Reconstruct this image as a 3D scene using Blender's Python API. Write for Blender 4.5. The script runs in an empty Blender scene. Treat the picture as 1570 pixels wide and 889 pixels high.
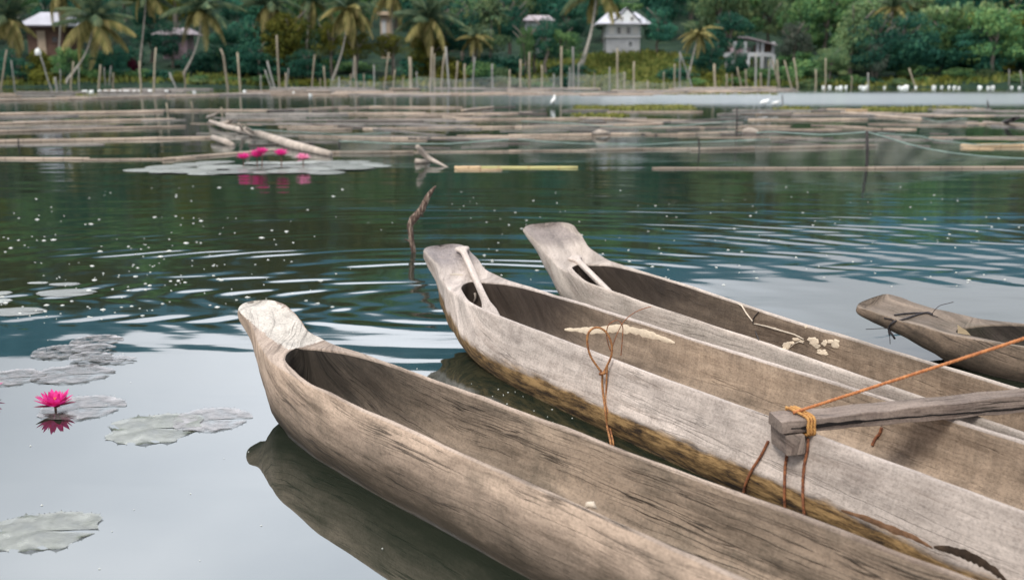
import bpy, bmesh, math, random
from mathutils import Vector, Matrix, noise
from mathutils.bvhtree import BVHTree
R = math.radians
SC = bpy.context.scene
COL = SC.collection
rng = random.Random(11)

# ------------------------------------------------------------------ camera, sky, sun, exposure
CAM_H, PITCH, F = 1.6, R(12.2), 1527.0
cd = bpy.data.cameras.new('camera')
cam = bpy.data.objects.new('camera', cd)
COL.objects.link(cam)
cam.location = (0, 0, CAM_H)
cam.rotation_euler = (math.pi/2 - PITCH, 0, 0)
cd.sensor_width = 36.0
cd.lens = 36.0*F/1570.0
cd.clip_start, cd.clip_end = 0.05, 6000
cd.dof.use_dof = True
cd.dof.focus_distance = 4.75
cd.dof.aperture_fstop = 2.2
SC.camera = cam

SUN_EL, SUN_AZ = R(54), R(212)            # azimuth measured clockwise from +Y
world = bpy.data.worlds.new('World')
SC.world = world
world.use_nodes = True
wn, wl = world.node_tree.nodes, world.node_tree.links
wn.clear()
wout = wn.new('ShaderNodeOutputWorld'); wbg = wn.new('ShaderNodeBackground')
sky = wn.new('ShaderNodeTexSky'); sky.sky_type = 'NISHITA'; sky.sun_disc = False
sky.sun_elevation, sky.sun_rotation = SUN_EL, SUN_AZ
sky.air_density, sky.dust_density = 1.0, 2.0
wtc = wn.new('ShaderNodeTexCoord')
wmap = wn.new('ShaderNodeMapping'); wmap.inputs['Scale'].default_value = (1.0, 1.0, 2.6)
wns = wn.new('ShaderNodeTexNoise'); wns.inputs['Scale'].default_value = 1.7; wns.inputs['Detail'].default_value = 5
wrp = wn.new('ShaderNodeValToRGB')                       # the cloud deck: grey bases, bright gaps
wrp.color_ramp.elements[0].position = .30; wrp.color_ramp.elements[0].color = (8.2, 8.7, 9.6, 1)
wrp.color_ramp.elements[1].position = .68; wrp.color_ramp.elements[1].color = (13.0, 13.1, 13.6, 1)
wmx = wn.new('ShaderNodeMix'); wmx.data_type = 'RGBA'; wmx.inputs[0].default_value = .9
wl.new(wtc.outputs['Generated'], wmap.inputs['Vector']); wl.new(wmap.outputs[0], wns.inputs['Vector'])
wl.new(wns.outputs['Fac'], wrp.inputs[0])
wl.new(sky.outputs[0], wmx.inputs[6]); wl.new(wrp.outputs[0], wmx.inputs[7])
wdot = wn.new('ShaderNodeVectorMath'); wdot.operation = 'DOT_PRODUCT'; wdot.inputs[1].default_value = (-.10, .70, .70)
wgl = wn.new('ShaderNodeMapRange'); wgl.interpolation_type = 'SMOOTHSTEP'   # the thin part of the overcast over the lake
wgl.inputs[1].default_value = .75; wgl.inputs[2].default_value = .97; wgl.inputs[3].default_value = .66; wgl.inputs[4].default_value = 2.15
wml = wn.new('ShaderNodeMix'); wml.data_type = 'RGBA'; wml.blend_type = 'MULTIPLY'; wml.inputs[0].default_value = 1.0
wl.new(wtc.outputs['Generated'], wdot.inputs[0]); wl.new(wdot.outputs['Value'], wgl.inputs[0])
wl.new(wmx.outputs[2], wml.inputs[6]); wl.new(wgl.outputs[0], wml.inputs[7])
wl.new(wml.outputs[2], wbg.inputs['Color']); wl.new(wbg.outputs[0], wout.inputs['Surface'])
wbg.inputs['Strength'].default_value = 0.1

sd = bpy.data.lights.new('sun', 'SUN'); sd.energy = 2.2; sd.angle = R(22); sd.color = (1, .955, .88)
sun = bpy.data.objects.new('sun', sd); COL.objects.link(sun)
_sv = Vector((math.sin(SUN_AZ)*math.cos(SUN_EL), math.cos(SUN_AZ)*math.cos(SUN_EL), math.sin(SUN_EL)))
sun.rotation_euler = _sv.to_track_quat('Z', 'Y').to_euler(); sun.location = _sv*50

vs = SC.view_settings
vs.view_transform = 'Standard'; vs.look = 'None'; vs.exposure = 0.45; vs.gamma = 1.0; vs.use_curve_mapping = False

# ------------------------------------------------------------------ helpers
def ray(px, py):
    u, v = (px-785)/F, (444.5-py)/F
    return Vector((u, math.cos(PITCH)+v*math.sin(PITCH), -math.sin(PITCH)+v*math.cos(PITCH)))
def at(px, py, z=0.0):                     # the place at height z seen there in the photograph
    d = ray(px, py); return Vector((0, 0, CAM_H)) + d*((z-CAM_H)/d.z)
def atd(px, py, y):                        # the place at distance y seen there
    d = ray(px, py); return Vector((0, 0, CAM_H)) + d*(y/d.y)
def pix(p):
    q = Vector(p) - Vector((0, 0, CAM_H))
    dz = q.y*math.cos(PITCH) - q.z*math.sin(PITCH); dv = q.y*math.sin(PITCH) + q.z*math.cos(PITCH)
    return 785 + F*q.x/dz, 444.5 - F*dv/dz
def lerp(a, b, t): return a + (b-a)*t
def sstep(a, b, x):
    t = min(1, max(0, (x-a)/(b-a))); return t*t*(3-2*t)
def table(tab, x):
    if x <= tab[0][0]: return tab[0][1]
    for (x0, y0), (x1, y1) in zip(tab, tab[1:]):
        if x <= x1:
            t = (x-x0)/(x1-x0); t = t*t*(3-2*t)*.5 + t*.5
            return lerp(y0, y1, t)
    return tab[-1][1]

class MB:                                  # collects shapes, links them as ONE mesh object
    def __init__(s): s.v, s.f, s.m, s.uv = [], [], [], None
    def add(s, vs_, fs, mi=0):
        o = len(s.v); s.v += [tuple(v) for v in vs_]; s.f += [tuple(i+o for i in f) for f in fs]; s.m += [mi]*len(fs)
    def box(s, c, d, rot=None, mi=0, taper=1.0):
        c = Vector(c); x, y, z = d[0]/2, d[1]/2, d[2]/2; vs_ = []
        for k in (-1, 1):
            t = taper if k > 0 else 1
            for (i, j) in ((-1, -1), (1, -1), (1, 1), (-1, 1)):
                p = Vector((i*x*t, j*y*t, k*z))
                if rot is not None: p = rot @ p
                vs_.append(c+p)
        s.add(vs_, [(3, 2, 1, 0), (4, 5, 6, 7), (0, 1, 5, 4), (1, 2, 6, 5), (2, 3, 7, 6), (3, 0, 4, 7)], mi)
    def tube(s, pts, rad, n=8, mi=0, caps=True, sq=1.0):
        pts = [Vector(p) for p in pts]; N = len(pts)
        rad = rad if isinstance(rad, (list, tuple)) else [rad]*N
        up = None; vs_ = []
        for i, p in enumerate(pts):
            t = (pts[min(i+1, N-1)] - pts[max(i-1, 0)])
            t = t.normalized() if t.length > 1e-9 else Vector((0, 0, 1))
            if up is None: up = Vector((0, 0, 1)) if abs(t.z) < .9 else Vector((1, 0, 0))
            a = t.cross(up).normalized(); b = a.cross(t).normalized(); up = b
            for k in range(n):
                an = 2*math.pi*k/n
                vs_.append(p + (a*math.cos(an) + b*math.sin(an)*sq)*rad[i])
        fs = [(i*n+k, i*n+(k+1) % n, (i+1)*n+(k+1) % n, (i+1)*n+k) for i in range(N-1) for k in range(n)]
        if caps: fs += [tuple(range(n-1, -1, -1)), tuple((N-1)*n+k for k in range(n))]
        s.add(vs_, fs, mi)
    def build(s, name, mat, parent=None, smooth=False, loc=None):
        me = bpy.data.meshes.new(name); me.from_pydata(s.v, [], s.f)
        for m in (mat if isinstance(mat, (list, tuple)) else [mat]): me.materials.append(m)
        me.polygons.foreach_set('material_index', s.m)
        if smooth: me.polygons.foreach_set('use_smooth', [True]*len(me.polygons))
        me.update()
        return link(name, me, parent, loc)
def link(name, me, parent=None, loc=None):
    o = bpy.data.objects.new(name, me); COL.objects.link(o)
    if parent: o.parent = parent
    if loc is not None: o.location = loc
    return o
def tag(o, label=None, cat=None, group=None, kind=None):
    if label: o['label'] = label
    if cat: o['category'] = cat
    if group: o['group'] = group
    if kind: o['kind'] = kind
    return o
def empty(name, loc=(0, 0, 0), rz=0, **k):
    o = bpy.data.objects.new(name, None); COL.objects.link(o); o.location = loc; o.rotation_euler = (0, 0, rz)
    o.empty_display_size = .2
    return tag(o, **k)
def children(o): return list(o.children)
def copy_tree(o, parent=None):
    c = o.copy(); COL.objects.link(c)
    if parent: c.parent = parent
    for ch in children(o): copy_tree(ch, c)
    return c
ORD = ['first', 'second', 'third', 'fourth', 'fifth', 'sixth', 'seventh', 'eighth', 'ninth', 'tenth', 'eleventh', 'twelfth',
       'thirteenth', 'fourteenth', 'fifteenth', 'sixteenth', 'seventeenth', 'eighteenth', 'nineteenth', 'twentieth']
ORD += ['twenty-'+w for w in ORD[:9]] + ['thirtieth'] + ['thirty-'+w for w in ORD[:9]] + ['fortieth'] + ['forty-'+w for w in ORD[:9]] + ['fiftieth'] + ['fifty-'+w for w in ORD[:9]]
def name_row(items, tail):                 # items: (object, phrase, key); those sharing a phrase are counted along the key
    by = {}
    for o, ph, key in items: by.setdefault(ph, []).append((key, o))
    for ph, l in by.items():
        l.sort(key=lambda e: e[0])
        for i, (k, o) in enumerate(l):
            o['label'] = ph if len(l) == 1 else '%s, %s %s' % (ph, ORD[i], tail)

# ------------------------------------------------------------------ materials
def newmat(name):
    m = bpy.data.materials.new(name); m.use_nodes = True
    nt = m.node_tree; return m, nt, nt.nodes, nt.links, nt.nodes['Principled BSDF']
def nd(nodes, t, **k):
    n = nodes.new(t)
    for a, b in k.items():
        if a.startswith('i_'): n.inputs[a[2:].replace('_', ' ')].default_value = b
        else: setattr(n, a, b)
    return n
def ramp(nodes, stops):
    r = nodes.new('ShaderNodeValToRGB'); e = r.color_ramp.elements
    while len(e) < len(stops): e.new(.5)
    for el, (p, c) in zip(e, stops):
        el.position = p; el.color = (c, c, c, 1) if isinstance(c, (int, float)) else tuple(c)+(1,)
    return r
def mixc(nodes, links, fac, a, b, mode='MIX'):
    m = nodes.new('ShaderNodeMix'); m.data_type = 'RGBA'; m.blend_type = mode
    for sock, val in ((m.inputs[0], fac), (m.inputs[6], a), (m.inputs[7], b)):
        if hasattr(val, 'is_output'): links.new(val, sock)
        elif isinstance(val, (int, float)): sock.default_value = val
        else: sock.default_value = tuple(val)+(1,)
    return m.outputs[2]
def math_(nodes, links, op, a, b=None, clamp=False):
    m = nodes.new('ShaderNodeMath'); m.operation = op; m.use_clamp = clamp
    for i, v in enumerate((a, b)):
        if v is None: continue
        if hasattr(v, 'is_output'): links.new(v, m.inputs[i])
        else: m.inputs[i].default_value = v
    return m.outputs[0]

def plain(name, col, rough=.7, var=.25, scale=6.0, spec=.3, bump=0.0):
    m, nt, N, L, P = newmat(name)
    tc = nd(N, 'ShaderNodeTexCoord'); ns = nd(N, 'ShaderNodeTexNoise', i_Scale=scale, i_Detail=5.0)
    L.new(tc.outputs['Object'], ns.inputs['Vector'])
    oi = nd(N, 'ShaderNodeObjectInfo')
    r = ramp(N, [(.3, tuple(c*(1-var) for c in col)), (.7, tuple(min(1, c*(1+var)) for c in col))]); L.new(ns.outputs['Fac'], r.inputs[0])
    v = math_(N, L, 'MULTIPLY_ADD', oi.outputs['Random'], .36); N[-1].inputs[2].default_value = .82
    c = mixc(N, L, 1.0, r.outputs[0], v, 'MULTIPLY')
    L.new(c, P.inputs['Base Color']); P.inputs['Roughness'].default_value = rough; P.inputs['Specular IOR Level'].default_value = spec
    if bump:
        b = nd(N, 'ShaderNodeBump', i_Strength=1.0, i_Distance=bump); L.new(ns.outputs['Fac'], b.inputs['Height']); L.new(b.outputs[0], P.inputs['Normal'])
    return m

def wood(name, light, dark, crackc=(.03, .025, .02), grain=1.0, crack=.5, stain=(.06, .06, .04), stain_amt=.35, band=None, band_z=(.1, .16),
         paint=None, mottle=.45, bow_dark=None, low=None, rough=.8, cross=0.0):
    """weathered hewn timber: u runs along the log, v around it (metres)"""
    m, nt, N, L, P = newmat(name)
    uv = nd(N, 'ShaderNodeUVMap'); tc = nd(N, 'ShaderNodeTexCoord')
    mp = nd(N, 'ShaderNodeMapping')
    warp = nd(N, 'ShaderNodeTexNoise', i_Scale=2.2, i_Detail=3.0); L.new(tc.outputs['Object'], warp.inputs['Vector'])
    w1 = nd(N, 'ShaderNodeVectorMath', operation='SUBTRACT'); L.new(warp.outputs['Color'], w1.inputs[0]); w1.inputs[1].default_value = (.5, .5, .5)
    w2 = nd(N, 'ShaderNodeVectorMath', operation='MULTIPLY'); L.new(w1.outputs[0], w2.inputs[0]); w2.inputs[1].default_value = (.05, .035, 0)
    w3 = nd(N, 'ShaderNodeVectorMath', operation='ADD'); L.new(uv.outputs[0], w3.inputs[0]); L.new(w2.outputs[0], w3.inputs[1])
    def tex(sx, sy, det=6.0, rgh=.6, src=None):
        k = nd(N, 'ShaderNodeMapping'); k.inputs['Scale'].default_value = (sx, sy, 1); L.new(src or w3.outputs[0], k.inputs['Vector'])
        t = nd(N, 'ShaderNodeTexNoise', i_Scale=1.0, i_Detail=det, i_Roughness=rgh); L.new(k.outputs[0], t.inputs['Vector']); return t.outputs['Fac']
    broad = tex(1.6, 9*grain); fine = tex(7, 110*grain, 4.0, .7); mid = tex(3.0, 34*grain)
    g = math_(N, L, 'MULTIPLY_ADD', fine, .35); L.new(broad, N[-1].inputs[2])
    g2 = math_(N, L, 'MULTIPLY_ADD', mid, .35); L.new(g, N[-1].inputs[2])
    r = ramp(N, [(.66, dark), (.80, tuple(lerp(a, b, .6) for a, b in zip(dark, light))), (.98, light)]); L.new(g2, r.inputs[0])
    c = r.outputs[0]
    mo = tex(8, 30, 7.0, .78); mor = ramp(N, [(.54, 0.0), (.66, 1.0)]); L.new(mo, mor.inputs[0]); c = mixc(N, L, math_(N, L, 'MULTIPLY', mor.outputs[0], mottle), c, tuple(q*.5 for q in dark))
    pl = tex(2.4, 9, 6.0, .72); plr = ramp(N, [(.34, 1.30), (.46, 1.0)]); L.new(pl, plr.inputs[0]); c = mixc(N, L, .8, c, plr.outputs[0], 'MULTIPLY')
    # blotches
    bl = nd(N, 'ShaderNodeTexNoise', i_Scale=4.5, i_Detail=8.0, i_Roughness=.68); L.new(tc.outputs['Object'], bl.inputs['Vector'])
    br = ramp(N, [(.5, 0.0), (.72, 1.0)]); L.new(bl.outputs['Fac'], br.inputs[0])
    c = mixc(N, L, math_(N, L, 'MULTIPLY', br.outputs[0], stain_amt), c, stain)
    # low frequency tone along the boat
    lf = nd(N, 'ShaderNodeTexNoise', i_Scale=1.3, i_Detail=2.0); L.new(tc.outputs['Object'], lf.inputs['Vector'])
    lr = ramp(N, [(.35, .84), (.65, 1.10)]); L.new(lf.outputs['Fac'], lr.inputs[0]); c = mixc(N, L, 1.0, c, lr.outputs[0], 'MULTIPLY')
    sp = nd(N, 'ShaderNodeTexNoise', i_Scale=95.0, i_Detail=3.0, i_Roughness=.7); L.new(tc.outputs['Object'], sp.inputs['Vector'])
    sr = ramp(N, [(.36, .72), (.5, 1.0), (.66, 1.12)]); L.new(sp.outputs['Fac'], sr.inputs[0]); c = mixc(N, L, .8, c, sr.outputs[0], 'MULTIPLY')
    sepo = nd(N, 'ShaderNodeSeparateXYZ'); L.new(tc.outputs['Object'], sepo.inputs[0])
    if cross:                               # adze strokes across the grain
        cr = tex(26, 3.0, 4.0, .6); crr = ramp(N, [(.4, .8), (.62, 1.12)]); L.new(cr, crr.inputs[0]); c = mixc(N, L, cross, c, crr.outputs[0], 'MULTIPLY')
    if band:                                # raw dark log below the hewn planks
        bn = tex(2.5, 12.0, 6.0, .65); zz = math_(N, L, 'MULTIPLY_ADD', bn, -.10); L.new(sepo.outputs['Z'], N[-1].inputs[2])
        rise = math_(N, L, 'SUBTRACT', 1.15, sepo.outputs['X']); rise = math_(N, L, 'MAXIMUM', rise, 0.0); rise = math_(N, L, 'MULTIPLY', rise, -.16); zz = math_(N, L, 'ADD', zz, rise)
        br2 = ramp(N, [(0.0, 1.0), (1.0, 0.0)]); mr = nd(N, 'ShaderNodeMapRange'); L.new(zz, mr.inputs[0])
        mr.inputs[1].default_value = band_z[0]-.05; mr.inputs[2].default_value = band_z[1]-.05; mr.inputs[3].default_value = 1; mr.inputs[4].default_value = 0
        bc = tex(5.0, 26, 8.0, .78); bcr = ramp(N, [(.40, band[0]), (.5, band[1]), (.60, band[2])]); L.new(bc, bcr.inputs[0])
        c = mixc(N, L, mr.outputs[0], c, bcr.outputs[0])
    if low:                                 # algae and wet wood next to the water
        ln = tex(4, 14, 6.0, .7); zz = math_(N, L, 'MULTIPLY_ADD', ln, -.16); L.new(sepo.outputs['Z'], N[-1].inputs[2])
        mr = nd(N, 'ShaderNodeMapRange'); L.new(zz, mr.inputs[0]); mr.inputs[1].default_value = low[1]-.08; mr.inputs[2].default_value = low[2]-.08; mr.inputs[3].default_value = .92; mr.inputs[4].default_value = 0
        c = mixc(N, L, mr.outputs[0], c, low[0])
    if bow_dark:                               # hollow made darker towards the bow end, fading aft
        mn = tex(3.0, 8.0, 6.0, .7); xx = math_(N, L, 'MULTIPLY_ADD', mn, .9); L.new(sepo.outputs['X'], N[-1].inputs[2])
        mr = nd(N, 'ShaderNodeMapRange'); L.new(xx, mr.inputs[0]); mr.inputs[1].default_value = bow_dark[1]; mr.inputs[2].default_value = bow_dark[2]; mr.inputs[3].default_value = bow_dark[3]; mr.inputs[4].default_value = 0
        c = mixc(N, L, mr.outputs[0], c, bow_dark[0])
    # cracks along the grain
    ck = tex(1.1, 30*grain, 3.0, .5); a = math_(N, L, 'SUBTRACT', ck, .5); a = math_(N, L, 'ABSOLUTE', a)
    ckr = ramp(N, [(0.0, 1.0), (.008, .7), (.022, 0.0)]); L.new(a, ckr.inputs[0])
    ckm = tex(1.3, 7.0, 4.0, .6)
    ckmr = ramp(N, [(.46, 0.0), (.62, 1.0)]); L.new(ckm, ckmr.inputs[0])
    stq = tex(.7, 5.5, 5.0, .6); stqr = ramp(N, [(.34, .70), (.5, 1.0), (.66, 1.16)]); L.new(stq, stqr.inputs[0]); c = mixc(N, L, .85, c, stqr.outputs[0], 'MULTIPLY')
    cf = math_(N, L, 'MULTIPLY', ckr.outputs[0], ckmr.outputs[0]); cf2 = math_(N, L, 'MULTIPLY', cf, crack, True)
    c = mixc(N, L, cf2, c, crackc)
    hgt = math_(N, L, 'MULTIPLY_ADD', cf2, -1.6); L.new(g2, N[-1].inputs[2])
    if paint:                               # bow deck: flaking paint, without flake only a soft tone towards the tip: (colour, s_end, centre_t, half width)
        pc, s1, tcn, hw, flake = paint
        pn = nd(N, 'ShaderNodeTexNoise', i_Scale=30.0, i_Detail=9.0, i_Roughness=.8); L.new(tc.outputs['Object'], pn.inputs['Vector'])
        pn2 = math_(N, L, 'MULTIPLY_ADD', pn.outputs['Fac'], .14); N[-1].inputs[2].default_value = -.07
        ss = math_(N, L, 'ADD', sepo.outputs['X'], pn2); m1 = math_(N, L, 'LESS_THAN', ss, s1)
        if not flake:
            mr = nd(N, 'ShaderNodeMapRange'); L.new(ss, mr.inputs[0]); mr.interpolation_type = 'SMOOTHSTEP'
            for i_, q_ in enumerate((s1-.16, s1+.06, 1, 0)): mr.inputs[i_+1].default_value = q_
            m1 = mr.outputs[0]
        cen = math_(N, L, 'SUBTRACT', sepo.outputs['Y'], tcn); cen = math_(N, L, 'ABSOLUTE', cen); cen = math_(N, L, 'ADD', cen, pn2); m2 = math_(N, L, 'LESS_THAN', cen, hw)
        pk = ramp(N, [(.36, 0.0), (.42, 1.0)] if flake else [(.30, .3), (.6, 1.0)]); L.new(pn.outputs['Fac'], pk.inputs[0])
        st = tex(1.2, 16, 5.0, .65); sk = ramp(N, [(.28, .0 if flake else 1.0), (.34, 1.0)]); L.new(st, sk.inputs[0])
        mm = math_(N, L, 'MULTIPLY', m1, m2); mm = math_(N, L, 'MULTIPLY', mm, pk.outputs[0]); mm = math_(N, L, 'MULTIPLY', mm, sk.outputs[0])
        pcv = mixc(N, L, 1.0, pc, sr.outputs[0], 'MULTIPLY'); pbr = ramp(N, [(.38, .70), (.6, 1.05)]); L.new(bl.outputs['Fac'], pbr.inputs[0]); pcv = mixc(N, L, 1.0, pcv, pbr.outputs[0], 'MULTIPLY'); pcv = mixc(N, L, .6, pcv, stqr.outputs[0], 'MULTIPLY'); pcv = mixc(N, L, math_(N, L, 'MULTIPLY', cf2, .7), pcv, crackc)
        c = mixc(N, L, mm, c, pcv)
    L.new(c, P.inputs['Base Color']); P.inputs['Roughness'].default_value = rough; P.inputs['Specular IOR Level'].default_value = .25
    b = nd(N, 'ShaderNodeBump', i_Strength=.9, i_Distance=.006); L.new(hgt, b.inputs['Height'])
    b2 = nd(N, 'ShaderNodeBump', i_Strength=.6, i_Distance=.012); L.new(bl.outputs['Fac'], b2.inputs['Height']); L.new(b.outputs[0], b2.inputs['Normal'])
    vk = nd(N, 'ShaderNodeMapping'); vk.inputs['Scale'].default_value = (7, 15, 1); L.new(w3.outputs[0], vk.inputs['Vector'])       # shallow adze facets
    vo = nd(N, 'ShaderNodeTexVoronoi', i_Scale=1.0); vo.feature = 'SMOOTH_F1'; L.new(vk.outputs[0], vo.inputs['Vector'])
    b3 = nd(N, 'ShaderNodeBump', i_Strength=.8, i_Distance=.010); L.new(vo.outputs['Distance'], b3.inputs['Height']); L.new(b2.outputs[0], b3.inputs['Normal'])
    L.new(b3.outputs[0], P.inputs['Normal'])
    return m

def leafmat(name, c0, c1, c2, trans=.25, rnd=.35):
    m, nt, N, L, P = newmat(name)
    oi = nd(N, 'ShaderNodeObjectInfo'); gm = nd(N, 'ShaderNodeNewGeometry'); tc = nd(N, 'ShaderNodeTexCoord')
    ns = nd(N, 'ShaderNodeTexNoise', i_Scale=.55, i_Detail=3.0); L.new(tc.outputs['Object'], ns.inputs['Vector'])
    f = math_(N, L, 'MULTIPLY_ADD', gm.outputs['Random Per Island'], .45); L.new(ns.outputs['Fac'], N[-1].inputs[2])
    f = math_(N, L, 'ADD', f, -.22)
    r = ramp(N, [(.3, c0), (.55, c1), (.8, c2)]); L.new(f, r.inputs[0])
    v = math_(N, L, 'MULTIPLY_ADD', oi.outputs['Random'], rnd*2); N[-1].inputs[2].default_value = 1-rnd
    c = mixc(N, L, 1.0, r.outputs[0], v, 'MULTIPLY')
    L.new(c, P.inputs['Base Color']); P.inputs['Roughness'].default_value = .6; P.inputs['Specular IOR Level'].default_value = .08
    tr = nd(N, 'ShaderNodeBsdfTranslucent'); L.new(c, tr.inputs[0])
    mx = nd(N, 'ShaderNodeMixShader'); mx.inputs[0].default_value = trans
    L.new(P.outputs[0], mx.inputs[1]); L.new(tr.outputs[0], mx.inputs[2]); L.new(mx.outputs[0], N['Material Output'].inputs['Surface'])
    return m

M = {}
M['bark'] = plain('bark', (.16, .14, .12), .9, .4, 3)
M['palm_bark'] = plain('palm bark', (.30, .28, .25), .9, .35, 4)
M['leaf_dark'] = leafmat('dark leaves', (.014, .064, .052), (.036, .138, .092), (.090, .230, .125))
M['leaf_mid'] = leafmat('mid green leaves', (.045, .120, .058), (.110, .230, .085), (.235, .330, .115))
M['leaf_light'] = leafmat('light green leaves', (.075, .155, .080), (.16, .245, .115), (.28, .325, .140))
M['leaf_olive'] = leafmat('olive leaves', (.070, .090, .018), (.160, .170, .030), (.270, .250, .050))
M['leaf_grey'] = leafmat('grey green leaves', (.040, .062, .048), (.080, .100, .078), (.130, .140, .110))
M['leaf_red'] = leafmat('dark red leaves', (.040, .010, .020), (.085, .014, .030), (.120, .022, .045))
M['frond_green'] = leafmat('green palm leaflets', (.045, .085, .055), (.095, .145, .080), (.19, .215, .11), .3, .3)
M['frond_yellow'] = leafmat('yellowing palm leaflets', (.14, .14, .05), (.25, .225, .085), (.38, .31, .14), .3, .25)
M['grass'] = leafmat('bank grass', (.080, .115, .030), (.150, .175, .045), (.240, .240, .070), .2, .1)
M['hyacinth'] = leafmat('floating weed', (.10, .12, .03), (.20, .21, .05), (.30, .27, .09), .2, .1)

# bamboo: warm grey culms with joints along local x
def bamboo_mat(name, base, joint, var=.35, pitch=2.6):
    m, nt, N, L, P = newmat(name)
    uv = nd(N, 'ShaderNodeUVMap'); tc = nd(N, 'ShaderNodeTexCoord'); oi = nd(N, 'ShaderNodeObjectInfo'); sep = nd(N, 'ShaderNodeSeparateXYZ')
    L.new(tc.outputs['Object'], sep.inputs[0])
    fr = math_(N, L, 'MULTIPLY', sep.outputs['X'], pitch); fr = math_(N, L, 'FRACT', fr); fr = math_(N, L, 'LESS_THAN', fr, .05)
    mp = nd(N, 'ShaderNodeMapping'); mp.inputs['Scale'].default_value = (1.1, 9, 9); L.new(tc.outputs['Object'], mp.inputs[0])
    ns = nd(N, 'ShaderNodeTexNoise', i_Scale=1.0, i_Detail=6.0, i_Roughness=.65); L.new(mp.outputs[0], ns.inputs['Vector'])
    r = ramp(N, [(.3, tuple(c*(1-var) for c in base)), (.5, base), (.72, tuple(min(.7, c*(1+var)) for c in base))]); L.new(ns.outputs['Fac'], r.inputs[0])
    v = math_(N, L, 'MULTIPLY_ADD', oi.outputs['Random'], .6); N[-1].inputs[2].default_value = .7
    c = mixc(N, L, 1.0, r.outputs[0], v, 'MULTIPLY'); c = mixc(N, L, math_(N, L, 'MULTIPLY', fr, .55), c, joint)
    L.new(c, P.inputs['Base Color']); P.inputs['Roughness'].default_value = .65
    return m
M['bamboo'] = bamboo_mat('weathered bamboo', (.275, .215, .165), (.07, .05, .038), .5)
M['bamboo_grey'] = bamboo_mat('grey bamboo', (.185, .165, .148), (.06, .05, .045), .5)
M['bamboo_dark'] = bamboo_mat('rotten dark bamboo', (.085, .068, .058), (.03, .025, .02), .5)
M['bamboo_tan'] = bamboo_mat('tan bamboo', (.47, .33, .19), (.20, .08, .03), .25, 2.0)
M['bamboo_green'] = bamboo_mat('fresh bamboo', (.42, .38, .16), (.36, .13, .05), .25, 1.9)
M['stake'] = bamboo_mat('stake wood', (.25, .215, .155), (.16, .13, .10), .35, .9)
M['stake_grey'] = bamboo_mat('grey stake wood', (.20, .20, .185), (.14, .13, .12), .35, .9)
M['stake_dark'] = plain('dark stake wood', (.05, .045, .045), .9)
M['drift'] = plain('bleached driftwood', (.37, .315, .27), .85, .3, 5, bump=.01)
M['white'] = plain('white plastic', (.78, .80, .78), .4, .06, 3)
M['feather'] = plain('white feathers', (.88, .88, .87), .8, .04, 8)
M['beak'] = plain('yellow beak', (.55, .35, .05), .5, .1)
M['darkleg'] = plain('dark bird legs', (.04, .04, .035), .6, .1)

# ------------------------------------------------------------------ land
def shore(x): return 127 + 2.2*math.sin(x*.05+1) + 1.2*math.sin(x*.17)
def ground(x, y):
    d = y - shore(x)
    if d < 0: return max(-1.5, d*.25)
    h = .14*min(d, 26)*sstep(-2, 8, d) + .10*min(d, 2)
    if d > 26:
        k = .84 + .20*sstep(20, -120, x) - .34*sstep(-5, 90, x)
        e = min(d, 190) - 26
        h += k*(.30*e + .045*e*sstep(0, 90, e)) + (2.5*noise.noise(Vector((x*.02, y*.02, 3))) + .9*noise.noise(Vector((x*.07, y*.07, 7))))*sstep(26, 60, d)
        if d > 190: h += .12*(d-190)
    h += 1.7*math.exp(-((x-17)/9)**2 - ((y-152)/7)**2)
    return h
def grid_mesh(name, xs, ys, fz, mat, **k):
    b = MB(); nx = len(xs)
    b.add([(x, y, fz(x, y)) for y in ys for x in xs], [(j*nx+i, j*nx+i+1, (j+1)*nx+i+1, (j+1)*nx+i) for j in range(len(ys)-1) for i in range(nx-1)])
    return tag(b.build(name, mat, smooth=True), **k)
def groundmat():
    m, nt, N, L, P = newmat('overgrown bank')
    tc = nd(N, 'ShaderNodeTexCoord'); a = nd(N, 'ShaderNodeTexNoise', i_Scale=.35, i_Detail=8.0, i_Roughness=.7); L.new(tc.outputs['Object'], a.inputs['Vector'])
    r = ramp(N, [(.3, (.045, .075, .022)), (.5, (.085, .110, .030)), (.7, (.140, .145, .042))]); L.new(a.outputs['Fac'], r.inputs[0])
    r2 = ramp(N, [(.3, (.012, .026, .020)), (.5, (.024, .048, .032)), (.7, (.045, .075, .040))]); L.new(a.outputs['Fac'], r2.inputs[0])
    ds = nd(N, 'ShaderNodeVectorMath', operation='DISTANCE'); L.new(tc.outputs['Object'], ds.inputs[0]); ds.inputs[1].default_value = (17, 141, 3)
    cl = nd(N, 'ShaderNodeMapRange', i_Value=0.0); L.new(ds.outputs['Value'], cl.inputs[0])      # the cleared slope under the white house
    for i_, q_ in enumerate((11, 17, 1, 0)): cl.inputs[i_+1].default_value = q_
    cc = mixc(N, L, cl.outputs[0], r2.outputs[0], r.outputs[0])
    L.new(cc, P.inputs['Base Color']); P.inputs['Roughness'].default_value = .9; P.inputs['Specular IOR Level'].default_value = .1
    b = nd(N, 'ShaderNodeBump', i_Strength=1.0, i_Distance=.5); L.new(a.outputs['Fac'], b.inputs['Height']); L.new(b.outputs[0], P.inputs['Normal'])
    return m
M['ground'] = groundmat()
xs = [-420+i*6 for i in range(141)]
ys = [112+i*3 for i in range(30)] + [202+i*8 for i in range(28)]
grid_mesh('hillside', xs, ys, ground, M['ground'], kind='structure')

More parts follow.
